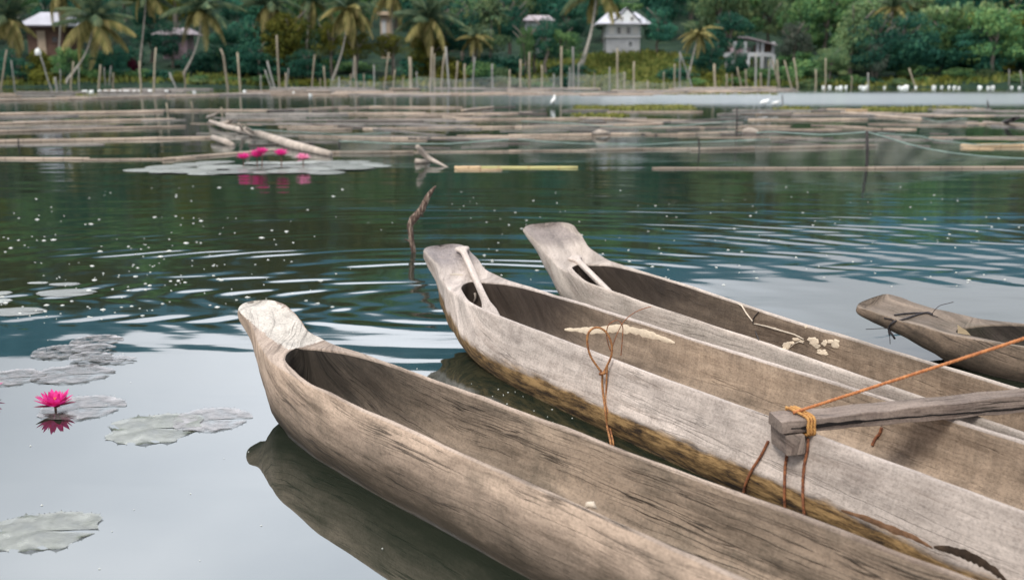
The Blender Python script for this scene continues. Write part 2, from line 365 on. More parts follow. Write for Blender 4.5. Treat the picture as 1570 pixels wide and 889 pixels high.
def mountain(x, y):
    d = (y-620)/500.0
    rid = 262 + 16*math.sin(x*.0042+.8) + 14*math.sin(x*.011+2) + 14*noise.noise(Vector((x*.02, 0, 1))) - 88*sstep(-20, 330, x) + 26*sstep(-50, -400, x)
    return rid*math.exp(-((y-1000)/230)**2) + 7*noise.noise(Vector((x*.03, y*.03, 5)))
def mtmat():
    m, nt, N, L, P = newmat('haze-tinted forest cover')
    tc = nd(N, 'ShaderNodeTexCoord'); a = nd(N, 'ShaderNodeTexNoise', i_Scale=.03, i_Detail=9.0, i_Roughness=.75); L.new(tc.outputs['Object'], a.inputs['Vector'])
    r = ramp(N, [(.35, (.030, .098, .140)), (.65, (.058, .155, .205))]); L.new(a.outputs['Fac'], r.inputs[0])  # haze of distance painted in: forest green shifted to blue
    L.new(r.outputs[0], P.inputs['Base Color']); P.inputs['Roughness'].default_value = 1; P.inputs['Specular IOR Level'].default_value = 0
    return m
grid_mesh('mountains', [-1500+i*25 for i in range(121)], [560+i*25 for i in range(26)], mountain, mtmat(), kind='structure')

# ------------------------------------------------------------------ water
RING = at(690, 470)
def watermat():
    m, nt, N, L, P = newmat('lake water')
    N.remove(P)
    g = nd(N, 'ShaderNodeNewGeometry'); sp = nd(N, 'ShaderNodeSeparateXYZ'); L.new(g.outputs['Position'], sp.inputs[0])
    X, Y = sp.outputs['X'], sp.outputs['Y']
    def ns(scale, det=2.0, sx=1.0, sy=1.0, dist=0.0):
        mp = nd(N, 'ShaderNodeMapping'); mp.inputs['Scale'].default_value = (sx, sy, 1); L.new(g.outputs['Position'], mp.inputs[0])
        t = nd(N, 'ShaderNodeTexNoise', i_Scale=scale, i_Detail=det, i_Distortion=dist); L.new(mp.outputs[0], t.inputs['Vector']); return t.outputs['Fac']
    def mr(v, a, b, c, d):
        k = nd(N, 'ShaderNodeMapRange'); L.new(v, k.inputs[0]); k.interpolation_type = 'SMOOTHSTEP'
        for i, q in enumerate((a, b, c, d)): k.inputs[i+1].default_value = q
        return k.outputs[0]
    # calm by the left bank, wavelets out on the lake
    xy = math_(N, L, 'MULTIPLY_ADD', X, .35); L.new(Y, N[-1].inputs[2])
    calm = mr(xy, 3.9, 6.4, .05, 1.0)
    swell = ns(.75, 1.0, .3, 1.0); wav = ns(2.0, 1.0, .16, 1.0, .2); rip = ns(10.0, 1.0, .35, 1.0)
    # rings spreading from the moored boats
    d = nd(N, 'ShaderNodeVectorMath', operation='DISTANCE'); L.new(g.outputs['Position'], d.inputs[0]); d.inputs[1].default_value = RING
    wob = math_(N, L, 'MULTIPLY_ADD', wav, 1.0); L.new(d.outputs['Value'], N[-1].inputs[2])
    ring = math_(N, L, 'SINE', math_(N, L, 'MULTIPLY', wob, 15.0)); fall = mr(d.outputs['Value'], .6, 9.0, 1.0, .12)
    brk = ns(.55, 2.0, .4, 1.0); brk = mr(brk, .38, .62, .25, 1.3); ring = math_(N, L, 'MULTIPLY', ring, fall); ring = math_(N, L, 'MULTIPLY', ring, brk)
    swell, wav, rip = [math_(N, L, 'SUBTRACT', q, .5) for q in (swell, wav, rip)]
    sw = math_(N, L, 'MULTIPLY', swell, .020)
    h = math_(N, L, 'MULTIPLY_ADD', wav, .0075); L.new(sw, N[-1].inputs[2])
    h2 = math_(N, L, 'MULTIPLY_ADD', ring, .0020); L.new(h, N[-1].inputs[2])
    h3 = math_(N, L, 'MULTIPLY_ADD', rip, .0006); L.new(h2, N[-1].inputs[2])
    hh = math_(N, L, 'MULTIPLY', h3, calm)
    b = nd(N, 'ShaderNodeBump', i_Strength=1.0, i_Distance=1.0); L.new(hh, b.inputs['Height'])
    # breeze on the open water far out
    far = mr(Y, 43, 60, 0, 1); near_ = mr(Y, 80, 106, 1, 0); side = mr(X, -12, 12, .06, 1); patch = math_(N, L, 'MULTIPLY', far, side); patch = math_(N, L, 'MULTIPLY', patch, near_)
    math_b = math_(N, L, 'MULTIPLY_ADD', calm, .05); N[-1].inputs[2].default_value = .008
    ro = math_(N, L, 'MULTIPLY_ADD', patch, .155); L.new(math_b, N[-1].inputs[2])
    gl = nd(N, 'ShaderNodeBsdfGlossy'); L.new(ro, gl.inputs['Roughness']); gl.inputs['Color'].default_value = (.93, .97, 1, 1); L.new(b.outputs[0], gl.inputs['Normal'])
    df = nd(N, 'ShaderNodeBsdfDiffuse'); df.inputs['Color'].default_value = (.013, .019, .012, 1)
    fr = nd(N, 'ShaderNodeFresnel', i_IOR=WATER_IOR); L.new(b.outputs[0], fr.inputs['Normal'])
    mx = nd(N, 'ShaderNodeMixShader'); L.new(fr.outputs[0], mx.inputs[0]); L.new(df.outputs[0], mx.inputs[1]); L.new(gl.outputs[0], mx.inputs[2])
    L.new(mx.outputs[0], N['Material Output'].inputs['Surface'])
    return m
WATER_IOR = 2.2
M['water'] = watermat()
b = MB(); b.add([(-2500, -60, 0), (2500, -60, 0), (2500, 1500, 0), (-2500, 1500, 0)], [(0, 1, 2, 3)])
tag(b.build('lake_water', M['water']), kind='structure')

# ------------------------------------------------------------------ canoes
def make_canoe(p):
    """local x runs aft from the bow, y across (away from the camera), z up from the water"""
    s0, so, L_ = p['s0'], p['so'], p['len']
    ss = [s0 + .16*(i/9.0)**2 for i in range(10)]
    x = s0+.16
    n = 14; ss += [x + (so-.004-x)*(i+1)/n for i in range(n)]
    ss += [so + .10*(i/9.0)**2 + .0006 for i in range(10)]
    x = ss[-1]; n = 26; ss += [x + (1.5-x)*(i+1)/n for i in range(n)]
    n = 44; x = ss[-1]; ss += [x + (L_-.6-x)*(i+1)/n for i in range(n)]
    x = ss[-1]; ss += [x + .6*(1-(1-(i+1)/12.0)**2) for i in range(12)]
    secs, kinds = [], None
    rt = p.get('rim', .028)
    for s in ss:
        c = table(p['c'], s); w = table(p['w'], s); zr = table(p['zr'], s); zk = table(p['zk'], s)
        el, ep = p.get('end', (.17, 2.0))
        if s < s0+el: w *= max(0, 1-(1-(s-s0)/el)**ep)**(1/ep)*.985 + .015
        e = L_-s
        if e < .6: w *= math.sqrt(max(0, 1-(1-e/.6)**2)) + .002; zk = lerp(zk, zr-.06, 1-e/.6)
        zr += .004*noise.noise(Vector((s*2.3, p['seed'], 0))) + .002*noise.noise(Vector((s*9, p['seed'], 4)))
        a = p.get('oa', .5); wi = 0.0; dep = 0.0
        if so < s < L_-.5:
            t = min(1, (s-so)/a); q = math.sqrt(max(0, 1-(1-t)**2)); eb = min(1, (L_-.5-s)/.4); qb = math.sqrt(max(0, 1-(1-eb)**2))
            wi = max(.0, (w-rt)*q*qb); dep = p['dep']*(1-math.exp(-(s-so)/.035))*qb
        dd = p.get('dish', .012)*(1-sstep(so-.05, so+.25, s))
        wn = noise.noise(Vector((s*1.7, p['seed']+5, 0)))*.006
        sec, kd = [], []
        def out(side):
            pr = p['near'] if side < 0 else p['far']; l = []
            for q, mlt in pr:
                if side < 0 and p.get('bulge_in'): mlt = 1+(mlt-1)*sstep(*p['bulge_in'], s)
                l.append((c+side*(w*mlt+wn), zr-.010-(zr-.010-zk)*q))
            l = l[::-1] + [(c+side*(w-.003+wn), zr-.004), (c+side*max(0, w-.010+wn), zr)]
            return l
        def deck(side):
            l = []
            w0, w1 = max(0, w-.010), min(w, wi+min(.007, wi))
            for f in (.25, .5, .75, 1.0):
                t = lerp(w0, w1, f); l.append((c+side*t, zr - dd*(1-(t/max(w, 1e-4))**2)))
            ze = l[-1][1]
            l.append((c+side*(wi+min(.002, wi*.3)), ze-min(.003, dep*.1))); l.append((c+side*wi, ze-min(.010, dep*.2)))
            return l, ze-min(.010, dep*.2)
        o1 = out(-1); d1, ze = deck(-1)
        inn = [(mi, qi) for mi, qi in ((1.0, .18), (.985, .38), (.955, .57), (.89, .74), (.77, .88), (.52, .97), (.2, 1.0))]
        i1 = [(c-wi*mi, ze-dep*qi) for mi, qi in inn]; i2 = [(c+wi*mi, ze-dep*qi) for mi, qi in inn][::-1]
        d2, _ = deck(1); o2 = out(1)[::-1]
        sec = o1+d1+i1+i2+d2[::-1]+o2
        no, ndk, ni = len(o1), len(d1), len(i1)
        kd = [0]*(no-2) + [1]*(2+ndk-2) + [2]*(2+2*ni) + [1]*(ndk-1) + [1] + [0]*(no)
        secs.append((s, sec)); kinds = kd
    n = len(secs[0][1]); verts, uvs = [], []
    for s, sec in secs:
        arc = 0; pv = None
        for j, (t, z) in enumerate(sec):
            if pv: arc += math.hypot(t-pv[0], z-pv[1])
            pv = (t, z)
            am = p.get('rough', .0035)
            q = Vector((s*3.1, t*7+p['seed'], z*7)); nz = noise.noise(q)*am + noise.noise(q*3.3)*am*.45
            verts.append((s, t+nz*(1 if kinds[min(j, len(kinds)-1)] != 1 else .4), z+nz*.6*(1 if kinds[min(j, len(kinds)-1)] != 1 else .5))); uvs.append((s + p['seed']*3.1, arc + p['seed']*1.7))
    faces, mats = [], []
    for i in range(len(secs)-1):
        for j in range(n-1):
            faces.append((i*n+j, (i+1)*n+j, (i+1)*n+j+1, i*n+j+1)); mats.append(kinds[j])
    faces.append(tuple(range(n))); mats.append(0); faces.append(tuple((len(secs)-1)*n+j for j in range(n-1, -1, -1))); mats.append(0)
    me = bpy.data.meshes.new('dugout_canoe'); me.from_pydata(verts, [], faces)
    for m in p['mats']: me.materials.append(m)
    me.polygons.foreach_set('material_index', mats); me.polygons.foreach_set('use_smooth', [True]*len(faces))
    ul = me.uv_layers.new(name='UVMap')
    for lp in me.loops: ul.data[lp.index].uv = uvs[lp.vertex_index]
    bm = bmesh.new(); bm.from_mesh(me); bmesh.ops.remove_doubles(bm, verts=bm.verts, dist=2e-5)
    bmesh.ops.recalc_face_normals(bm, faces=bm.faces)
    bm.to_mesh(me); bm.free(); me.update()
    o = link('dugout_canoe', me)
    h = R(p['head']); o.location = (p['o'][0], p['o'][1], 0); o.rotation_euler = (0, 0, math.atan2(-math.sin(h), -math.cos(h)))
    bpy.context.view_layer.update()
    mw = o.matrix_world.copy()
    bvh = BVHTree.FromPolygons([mw @ v.co for v in me.vertices], [list(f.vertices) for f in me.polygons])
    # the little fillet of water climbing the hull
    ol = {-1: [], 1: []}
    for s, sec in secs:
        for side, seq in ((-1, sec[:len(sec)//2]), (1, sec[len(sec)//2:][::-1])):
            for (t0, z0), (t1, z1) in zip(seq, seq[1:]):
                if z0 < 0 <= z1:
                    f = -z0/(z1-z0); ol[side].append((s, lerp(t0, t1, f))); break
    line = ol[1][::-1] + ol[-1]
    b = MB(); vv = []
    for i, (s, t) in enumerate(line):
        a = Vector(line[max(0, i-1)]); c = Vector(line[min(len(line)-1, i+1)]); d = (c-a); nrm = Vector((-d.y, d.x)).normalized() if d.length > 1e-6 else Vector((-1, 0))
        for off, z in ((.006, .0004), (.0035, .0010), (.0015, .0024), (-.004, .0048)):
            q = Vector((s, t)) - nrm*off*(1 if True else 1); vv.append((q.x, q.y, z))
    b.add(vv, [(i*4+k, i*4+k+1, (i+1)*4+k+1, (i+1)*4+k) for i in range(len(line)-1) for k in range(3)])
    w = b.build('water_edge', M['water'], smooth=True); w.matrix_world = mw; tag(w, kind='structure')
    return o, bvh

w1o = wood('canoe one outside', (.465, .350, .268), (.185, .135, .100), grain=1.0, crack=.7, stain=(.085, .07, .05), stain_amt=.6, low=((.030, .023, .014), .04, .24))
w1d = wood('canoe one rim', (.41, .325, .265), (.21, .16, .128), crack=.5, stain_amt=.25, paint=((.60, .55, .49), .42, .01, .125, True))
w1i = wood('canoe one inside', (.37, .285, .215), (.125, .098, .074), grain=1.2, crack=1.0, stain=(.030, .034, .026), stain_amt=.55, cross=.3, bow_dark=((.022, .019, .016), 1.1, 2.4, .9))
w2o = wood('canoe two outside', (.55, .475, .425), (.31, .255, .22), grain=.8, crack=.25, stain=(.20, .16, .14), stain_amt=.5, band=((.024, .016, .011), (.15, .090, .038), (.34, .215, .095)), band_z=(.105, .135), cross=.3)
w2d = wood('canoe two rim', (.50, .43, .385), (.31, .26, .23), crack=.2, stain=(.3, .26, .25), stain_amt=.3, paint=((.24, .21, .21), .16, .01, .155, False))  # paint here is only a darker grey tone towards the bow tip
w2i = wood('canoe two inside', (.38, .29, .215), (.20, .148, .108), grain=.7, crack=.3, stain=(.10, .08, .065), stain_amt=.35, cross=.6, bow_dark=((.034, .025, .021), 1.35, 2.5, .92))
w3d = wood('canoe three rim', (.47, .40, .35), (.30, .25, .21), crack=.25, stain=(.25, .2, .17), stain_amt=.4, paint=((.24, .20, .185), .12, .02, .19, False))  # again no real coat, just a darker tone near the bow tip
w3o = wood('canoe three outside', (.46, .40, .35), (.28, .23, .195), crack=.3, stain_amt=.3)
w3i = wood('canoe three inside', (.34, .255, .185), (.16, .115, .082), grain=.7, crack=.35, stain=(.07, .055, .045), stain_amt=.5, cross=.6, bow_dark=((.026, .020, .017), 1.6, 3.6, .9))
w4o = wood('canoe four outside', (.20, .145, .105), (.06, .045, .034), grain=.8, crack=1.0, stain=(.035, .03, .024), stain_amt=.9)
w4d = wood('canoe four deck', (.25, .195, .152), (.115, .09, .07), crack=.6, stain_amt=.4)
w4i = wood('canoe four inside', (.06, .048, .040), (.022, .018, .015), crack=.6, stain_amt=.7)

ROUND = [(.02, 1.0), (.12, 1.025), (.26, 1.035), (.42, 1.02), (.56, .985), (.68, .92), (.78, .82), (.87, .66), (.95, .4), (1.0, 0.0)]
CHINE = [(.02, 1.0), (.12, 1.045), (.26, 1.10), (.38, 1.15), (.43, 1.185), (.48, 1.205), (.58, 1.20), (.68, 1.14), (.80, .95), (.92, .6), (1.0, 0.0)]
FLARE = [(.02, 1.0), (.15, 1.03), (.3, 1.03), (.45, .98), (.58, .9), (.7, .78), (.82, .62), (.92, .4), (1.0, 0.0)]
CAN = {}
CAN[1] = make_canoe(dict(o=(-1.25, 4.95), head=131.3, len=5.6, s0=-.25, so=.425, seed=1, dep=.27, rim=.024, oa=.55, dish=.014, rough=.006,
    c=[(-.25, .045), (0, .02), (.3, -.06), (.55, -.10), (1, -.11), (6, -.10)], w=[(-.25, .135), (.0, .135), (.2, .14), (.4, .165), (.7, .205), (1.0, .228), (1.5, .235), (6, .235)],
    zr=[(-.25, .425), (-.1, .415), (.1, .375), (.3, .345), (.5, .335), (1, .33), (6, .33)],
    zk=[(-.25, .365), (-.1, .315), (.05, .24), (.2, .14), (.35, .03), (.5, -.05), (.8, -.12), (1.3, -.15), (6, -.15)], near=ROUND, far=ROUND, mats=[w1o, w1d, w1i]))
CAN[2] = make_canoe(dict(o=(-.41, 6.5), head=123, len=6.2, s0=-.16, so=.40, seed=2, dep=.26, rim=.026, oa=.62, dish=.030, end=(.09, 2.8), bulge_in=(.3, 1.1),
    c=[(-.16, .02), (.1, -.005), (.3, -.07), (.6, -.11), (1, -.13), (2, -.14), (6.5, -.125)], w=[(-.16, .162), (-.05, .165), (.05, .165), (.2, .165), (.35, .185), (.6, .235), (.9, .275), (1.3, .295), (6.5, .30)],
    zr=[(-.16, .475), (-.08, .460), (.02, .428), (.15, .392), (.35, .36), (.55, .34), (1, .33), (6.5, .33)],
    zk=[(-.16, .445), (-.08, .405), (0, .35), (.2, .25), (.4, .14), (.6, .05), (.8, -.02), (1.1, -.10), (1.5, -.14), (6.5, -.15)], near=CHINE, far=ROUND, mats=[w2o, w2d, w2i]))
CAN[3] = make_canoe(dict(o=(.3, 7.2), head=117, len=5.9, s0=-.28, so=.50, seed=3, dep=.26, rim=.028, oa=.6, dish=.032, end=(.12, 2.6),
    c=[(-.28, .085), (.0, .04), (.3, -.04), (.6, -.08), (1, -.09), (2, -.11), (3, -.10), (6.5, -.085)], w=[(-.28, .215), (.0, .205), (.2, .19), (.4, .195), (.7, .235), (1.1, .27), (1.6, .265), (2.5, .235), (6.5, .255)],
    zr=[(-.28, .502), (-.18, .485), (-.05, .452), (.1, .415), (.35, .375), (.6, .345), (1, .33), (6.5, .33)],
    zk=[(-.28, .47), (-.18, .43), (-.05, .365), (.2, .25), (.5, .10), (.8, -.02), (1.2, -.12), (6.5, -.15)], near=ROUND, far=ROUND, mats=[w3o, w3d, w3i]))
CAN[4] = make_canoe(dict(o=(2.222, 5.842), head=137, len=4.8, s0=-.06, so=.46, seed=4, dep=.165, rim=.028, oa=.42, dish=.035, rough=.007, end=(.06, 3.4),
    c=[(-.1, -.03), (.5, -.02), (1, .03), (5, .06)], w=[(-.1, .245), (.1, .235), (.3, .225), (.5, .245), (.8, .285), (1.2, .31), (5, .31)],
    zr=[(-.1, .285), (.02, .268), (.12, .248), (.25, .225), (.5, .205), (5, .2)],
    zk=[(-.1, .225), (.05, .15), (.2, .10), (.35, .03), (.5, -.03), (.9, -.10), (5, -.14)], near=FLARE, far=FLARE, mats=[w4o, w4d, w4i]))
for k, lab in ((1, 'front dugout canoe with cream paint peeling off its rounded bow'), (2, 'pale grey dugout canoe with rope loop, brown lower hull and T-handled paddle'),
               (3, 'dugout canoe with the tallest bow plate and yellowish sealant spots inside'), (4, 'dark brown low dugout canoe with black cord tied round its bow')):
    tag(CAN[k][0], lab, 'canoe', 'dugout canoes moored side by side')

# ------------------------------------------------------------------ trees
def leaf_quads(b, c, rx, ry, rz, n, size, rg, droop=.3, out=.75):
    for _ in range(n):
        while True:
            d = Vector((rg.uniform(-1, 1), rg.uniform(-1, 1), rg.uniform(-1, 1)))
            if .02 < d.length < 1: break
        d = d.normalized()*(d.length**.35)
        p = Vector(c) + Vector((d.x*rx, d.y*ry, d.z*rz))
        nrm = (d*out + Vector((rg.uniform(-1, 1), rg.uniform(-1, 1), rg.uniform(-.2, 1.0)))*.7).normalized()
        a = nrm.cross(Vector((rg.uniform(-1, 1), rg.uniform(-1, 1), .2))).normalized(); e = nrm.cross(a)
        s = size*rg.uniform(.6, 1.3); w = s*rg.uniform(.35, .55)
        b.add([p-a*s*.5-Vector((0, 0, 0)), p+e*w*.5, p+a*s*.5-Vector((0, 0, s*droop)), p-e*w*.5], [(0, 1, 2, 3)])
def crown_mesh(kind, mat, seed):
    """unit crowns: radius about 1 in x/y, 0..2 in z"""
    rg = random.Random(seed); b = MB()
    if kind == 'round':
        for i in range(30):
            z = rg.uniform(.12, 1.0); rr = math.sqrt(max(.06, 1-(z*1.15-.35)**2*1.1))*rg.uniform(.55, .95); a = rg.uniform(0, 6.283)
            if i < 5: rr *= .3
            r = rg.uniform(.20, .38)
            leaf_quads(b, (math.cos(a)*rr*.8, math.sin(a)*rr*.8, .12+z*1.6), r*1.15, r*1.15, r*.7, 150, .10, rg)
    elif kind == 'cone':
        for i in range(44):
            t = (i+.5)/44; rr = (1-t)**.75*rg.uniform(.55, 1.0); a = i*2.4+rg.uniform(-.4, .4); r = .12+.17*(1-t)
            leaf_quads(b, (math.cos(a)*rr*.85, math.sin(a)*rr*.85, .1+t*1.85), r*1.3, r*1.3, r*.55, 110, .085, rg, .5)
    elif kind == 'bush':
        for i in range(16):
            a = rg.uniform(0, 6.283); rr = rg.uniform(0, .75); r = rg.uniform(.25, .42)
            leaf_quads(b, (math.cos(a)*rr, math.sin(a)*rr, .25+rg.uniform(0, 1.2)*(1-rr*.6)), r*1.2, r*1.2, r*.85, 110, .16, rg)
    elif kind == 'plume':
        for i in range(34):
            a = rg.uniform(0, 6.283); L_ = rg.uniform(.6, 1.1)
            for k in range(12):
                t = k/11; rr = L_*(.15+.85*t**1.6); z = 1.95*(1.35*t-.52*t*t*t*1.1)*rg.uniform(.9, 1.0)*(.75+.25*L_)
                leaf_quads(b, (math.cos(a)*rr, math.sin(a)*rr, z), .13, .13, .10, 12, .15, rg, 1.0, .3)
    me_o = b.build('crown', mat); me = me_o.data; bpy.data.objects.remove(me_o); return me
CROWN = {}
for i, (k, mm) in enumerate([('round', 'leaf_dark'), ('round', 'leaf_mid'), ('round', 'leaf_light'), ('round', 'leaf_olive'), ('round', 'leaf_grey'), ('cone', 'leaf_light'), ('cone', 'leaf_mid'),
                             ('bush', 'leaf_dark'), ('bush', 'leaf_mid'), ('bush', 'leaf_olive'), ('bush', 'leaf_light'), ('bush', 'leaf_red'), ('plume', 'leaf_mid'), ('plume', 'leaf_olive'), ('plume', 'leaf_light')]):
    CROWN[k, mm] = [crown_mesh(k, M[mm], 100+i*7), crown_mesh(k, M[mm], 103+i*7)] if k == 'round' else [crown_mesh(k, M[mm], 100+i*7)]
def trunk_mesh(seed):
    rg = random.Random(seed); b = MB()
    pts = [(0, 0, -.5)] + [(rg.uniform(-.05, .05)*i, rg.uniform(-.05, .05)*i, i*.25) for i in range(5)]
    b.tube(pts, [.075, .06, .05, .045, .035, .025], 7)
    for i in range(4):
        a = rg.uniform(0, 6.28); h = rg.uniform(.5, .8); b.tube([(0, 0, h), (math.cos(a)*.25, math.sin(a)*.25, h+.25), (math.cos(a)*.5, math.sin(a)*.5, h+.4)], [.03, .02, .01], 5)
    o = b.build('trunk', M['bark'], smooth=True); me = o.data; bpy.data.objects.remove(o); return me
TRUNK = [trunk_mesh(i) for i in range(3)]
TREES, SHRUBS = [], []
LOOK = {'leaf_dark': 'dark green', 'leaf_mid': 'mid green', 'leaf_light': 'light green', 'leaf_olive': 'yellowish green', 'leaf_grey': 'grey green', 'leaf_red': 'dark red'}
SHAPE = {'round': 'round-crowned tree', 'cone': 'conical tree', 'plume': 'drooping bamboo clump', 'bush': 'bush'}
def place_of(px):
    for x, t in ((45, 'at the far left shore'), (110, 'beside the brown-walled house'), (230, 'by the leaning palm'), (330, 'by the purple-roofed hut'), (500, 'left of the palms'),
                 (640, 'by the tan hut'), (770, 'amid the crowded stakes'), (900, 'left of the white house'), (1000, 'near the white house'), (1110, 'by the yellow palm'),
                 (1200, 'by the concrete-post house'), (1280, 'right of the concrete-post house'), (1400, 'behind the white floats'), (1500, 'past the white floats')):
        if px < x: return t
    return 'at the far right shore'
def tree(x, y, h, r, kind, mm, trunk_frac=.35, z=None):
    z = ground(x, y) if z is None else z
    bush = kind == 'bush'
    root = empty({'round': 'broadleaf_tree', 'cone': 'conical_tree', 'plume': 'bamboo_clump', 'bush': 'bush'}[kind], (x, y, z-.1), rng.uniform(0, 6.28))
    tag(root, cat='bush' if bush else ('bamboo' if kind == 'plume' else 'tree'), group='bushes on the far bank' if bush else 'trees on the far shore')
    c = link('crown' if not bush else 'foliage', rng.choice(CROWN[kind, mm]), root)
    if bush or kind == 'plume':
        c.scale = (r, r, h/2)
    else:
        c.location = (0, 0, h*trunk_frac*.8); c.scale = (r, r, h*(1-trunk_frac*.8)/2)
        t = link('trunk', rng.choice(TRUNK), root); t.scale = (h*.5, h*.5, h*.8)
    px, py = pix((x, y, z+h*.5))
    (SHRUBS if bush else TREES).append((root, '%s %s %s' % (LOOK[mm], SHAPE[kind], place_of(px)), px))
    return root
def tree_px(px, D, py_top, kind, mm, wpx, tf=.35):
    x = (px-785)/F*D*1.0; z = ground(x, D); top = atd(px, py_top, D)
    return tree(top.x, D, max(1.0, top.z-z), wpx*D/F/2, kind, mm, tf)
# trees the photograph shows singly
tree_px(1312, 133, 2, 'cone', 'leaf_light', 88, .18)
tree_px(1131, 133, 60, 'round', 'leaf_dark', 40, .12)
tree_px(838, 139, 20, 'round', 'leaf_dark', 44, .3)
tree_px(806, 138, 34, 'round', 'leaf_mid', 34, .3)
tree_px(1160, 131, 92, 'bush', 'leaf_mid', 46)
tree_px(1220, 137, 30, 'round', 'leaf_grey', 60, .3)
tree_px(1120, 146, 14, 'round', 'leaf_dark', 90, .3)
tree_px(1010, 150, 8, 'round', 'leaf_dark', 62, .25)
tree_px(1275, 131, 70, 'round', 'leaf_light', 60, .2)
tree_px(1240, 150, -10, 'round', 'leaf_mid', 80, .3)
tree_px(1180, 160, -12, 'round', 'leaf_light', 70, .3)
tree_px(1450, 138, 6, 'round', 'leaf_mid', 92, .2)
tree_px(1505, 135, 36, 'round', 'leaf_dark', 110, .12)
tree_px(1548, 140, -6, 'plume', 'leaf_olive', 120)
tree_px(1480, 146, -16, 'plume', 'leaf_light', 110)
tree_px(1400, 134, 66, 'round', 'leaf_dark', 70, .15)
tree_px(1340, 131, 62, 'round', 'leaf_grey', 62, .2)
tree_px(860, 140, 38, 'round', 'leaf_mid', 66, .35)
tree_px(820, 141, 33, 'round', 'leaf_dark', 50, .45)
tree_px(872, 160, -8, 'round', 'leaf_dark', 80, .3)
tree_px(945, 172, -18, 'round', 'leaf_mid', 90, .3)
tree_px(780, 150, -20, 'round', 'leaf_dark', 60, .3)
tree_px(708, 150, -14, 'round', 'leaf_mid', 46, .3)
tree_px(545, 134, 42, 'round', 'leaf_olive', 66, .45)
tree_px(600, 135, 46, 'round', 'leaf_olive', 60, .5)
tree_px(660, 133, 54, 'round', 'leaf_olive', 80, .5)
tree_px(505, 136, 26, 'round', 'leaf_olive', 40, .4)
tree_px(437, 134, 48, 'round', 'leaf_olive', 34, .5)
tree_px(690, 131, 80, 'bush', 'leaf_olive', 56)
tree_px(735, 131, 78, 'bush', 'leaf_mid', 60)
tree_px(770, 130, 88, 'bush', 'leaf_light', 50)
tree_px(55, 131, 57, 'bush', 'leaf_olive', 62)
tree_px(62, 129, 96, 'bush', 'leaf_olive', 46)
tree_px(22, 130, 70, 'round', 'leaf_dark', 70, .1)
tree_px(200, 132, 76, 'bush', 'leaf_red', 26)
tree_px(305, 129, 112, 'bush', 'leaf_light', 54)
tree_px(240, 130, 100, 'bush', 'leaf_dark', 50)
tree_px(395, 132, 60, 'round', 'leaf_dark', 90, .1)
tree_px(470, 131, 72, 'round', 'leaf_dark', 70, .1)
tree_px(170, 131, 70, 'round', 'leaf_dark', 70, .1)
tree_px(105, 131, 66, 'round', 'leaf_mid', 60, .1)
tree_px(260, 140, 30, 'round', 'leaf_dark', 66, .2)
tree_px(350, 138, 34, 'round', 'leaf_dark', 80, .2)
tree_px(225, 146, -6, 'round', 'leaf_dark', 70, .2)
tree_px(1090, 135, 60, 'round', 'leaf_dark', 50, .1)
tree_px(1040, 133, 92, 'bush', 'leaf_dark', 60)
tree_px(1200, 131, 90, 'bush', 'leaf_mid', 60)
tree_px(1450, 129.5, 108, 'bush', 'leaf_olive', 24)
tree_px(1495, 129.5, 114, 'bush', 'leaf_olive', 10)
# the dense wood behind them
HOUSES = [(900, 1002, 158), (1108, 1196, 146), (40, 128, 150), (232, 304, 145), (572, 612, 150), (795, 860, 158)]
for D, sp in ((136, 8), (147, 8.5), (160, 9), (174, 9.5), (190, 10)):
    n = int(1.16*D/sp)
    for i in range(n):
        x = -.58*D + (i+rng.uniform(.2, .8))*sp; y = D + rng.uniform(-4, 4)
        px, py = pix((x, y, ground(x, y)+5))
        wpx = 4.5*F/y
        if any(a-wpx < px < b_+wpx and y < hd+6 for a, b_, hd in HOUSES): continue
        h = rng.uniform(9, 15)*(1.0 if D > 140 else .75); q = rng.random(); ntr = rng.random()
        if px < 470: kind, mm = 'round', ('leaf_dark' if q < .5 else 'leaf_mid' if q < .75 else 'leaf_grey' if q < .85 else 'leaf_olive')
        elif px < 760: kind, mm = 'round', ('leaf_dark' if q < .3 else 'leaf_mid' if q < .6 else 'leaf_olive' if q < .8 else 'leaf_light')
        elif px < 1050: kind, mm = 'round', ('leaf_dark' if q < .65 else 'leaf_mid' if q < .92 else 'leaf_light')
        else:
            kind, mm = 'round', ('leaf_dark' if q < .4 else 'leaf_mid' if q < .72 else 'leaf_light' if q < .9 else 'leaf_grey')
            if q > .94: kind, mm = 'plume', 'leaf_mid'
        tree(x, y, h, rng.uniform(4.0, 6.0), kind, mm, rng.uniform(.08, .24))
for i in range(70):                        # shrubs between the trunks
    px = -30+1630*(i+rng.random())/70; D = rng.uniform(133, 146)
    if 880 < px < 1060: continue
    if any(a-10 < px < b_+10 and D < hd for a, b_, hd in HOUSES): continue
    x = (px-785)/F*D
    tree(x, D, rng.uniform(2.0, 4.2), rng.uniform(2.0, 3.6), 'bush', rng.choice(['leaf_dark', 'leaf_dark', 'leaf_mid', 'leaf_olive' if 450 < px < 860 else 'leaf_mid']))
for i in range(40):                        # low growth along the waterside
    px = -30+1630*(i+rng.random())/40
    if 880 < px < 1050: continue
    D = 128.5+rng.uniform(0, 3.5); x = (px-785)/F*D
    tree(x, D, rng.uniform(1.0, 2.3), rng.uniform(1.3, 2.4), 'bush', rng.choice(['leaf_dark', 'leaf_mid', 'leaf_mid', 'leaf_olive' if px < 1100 else 'leaf_light']))
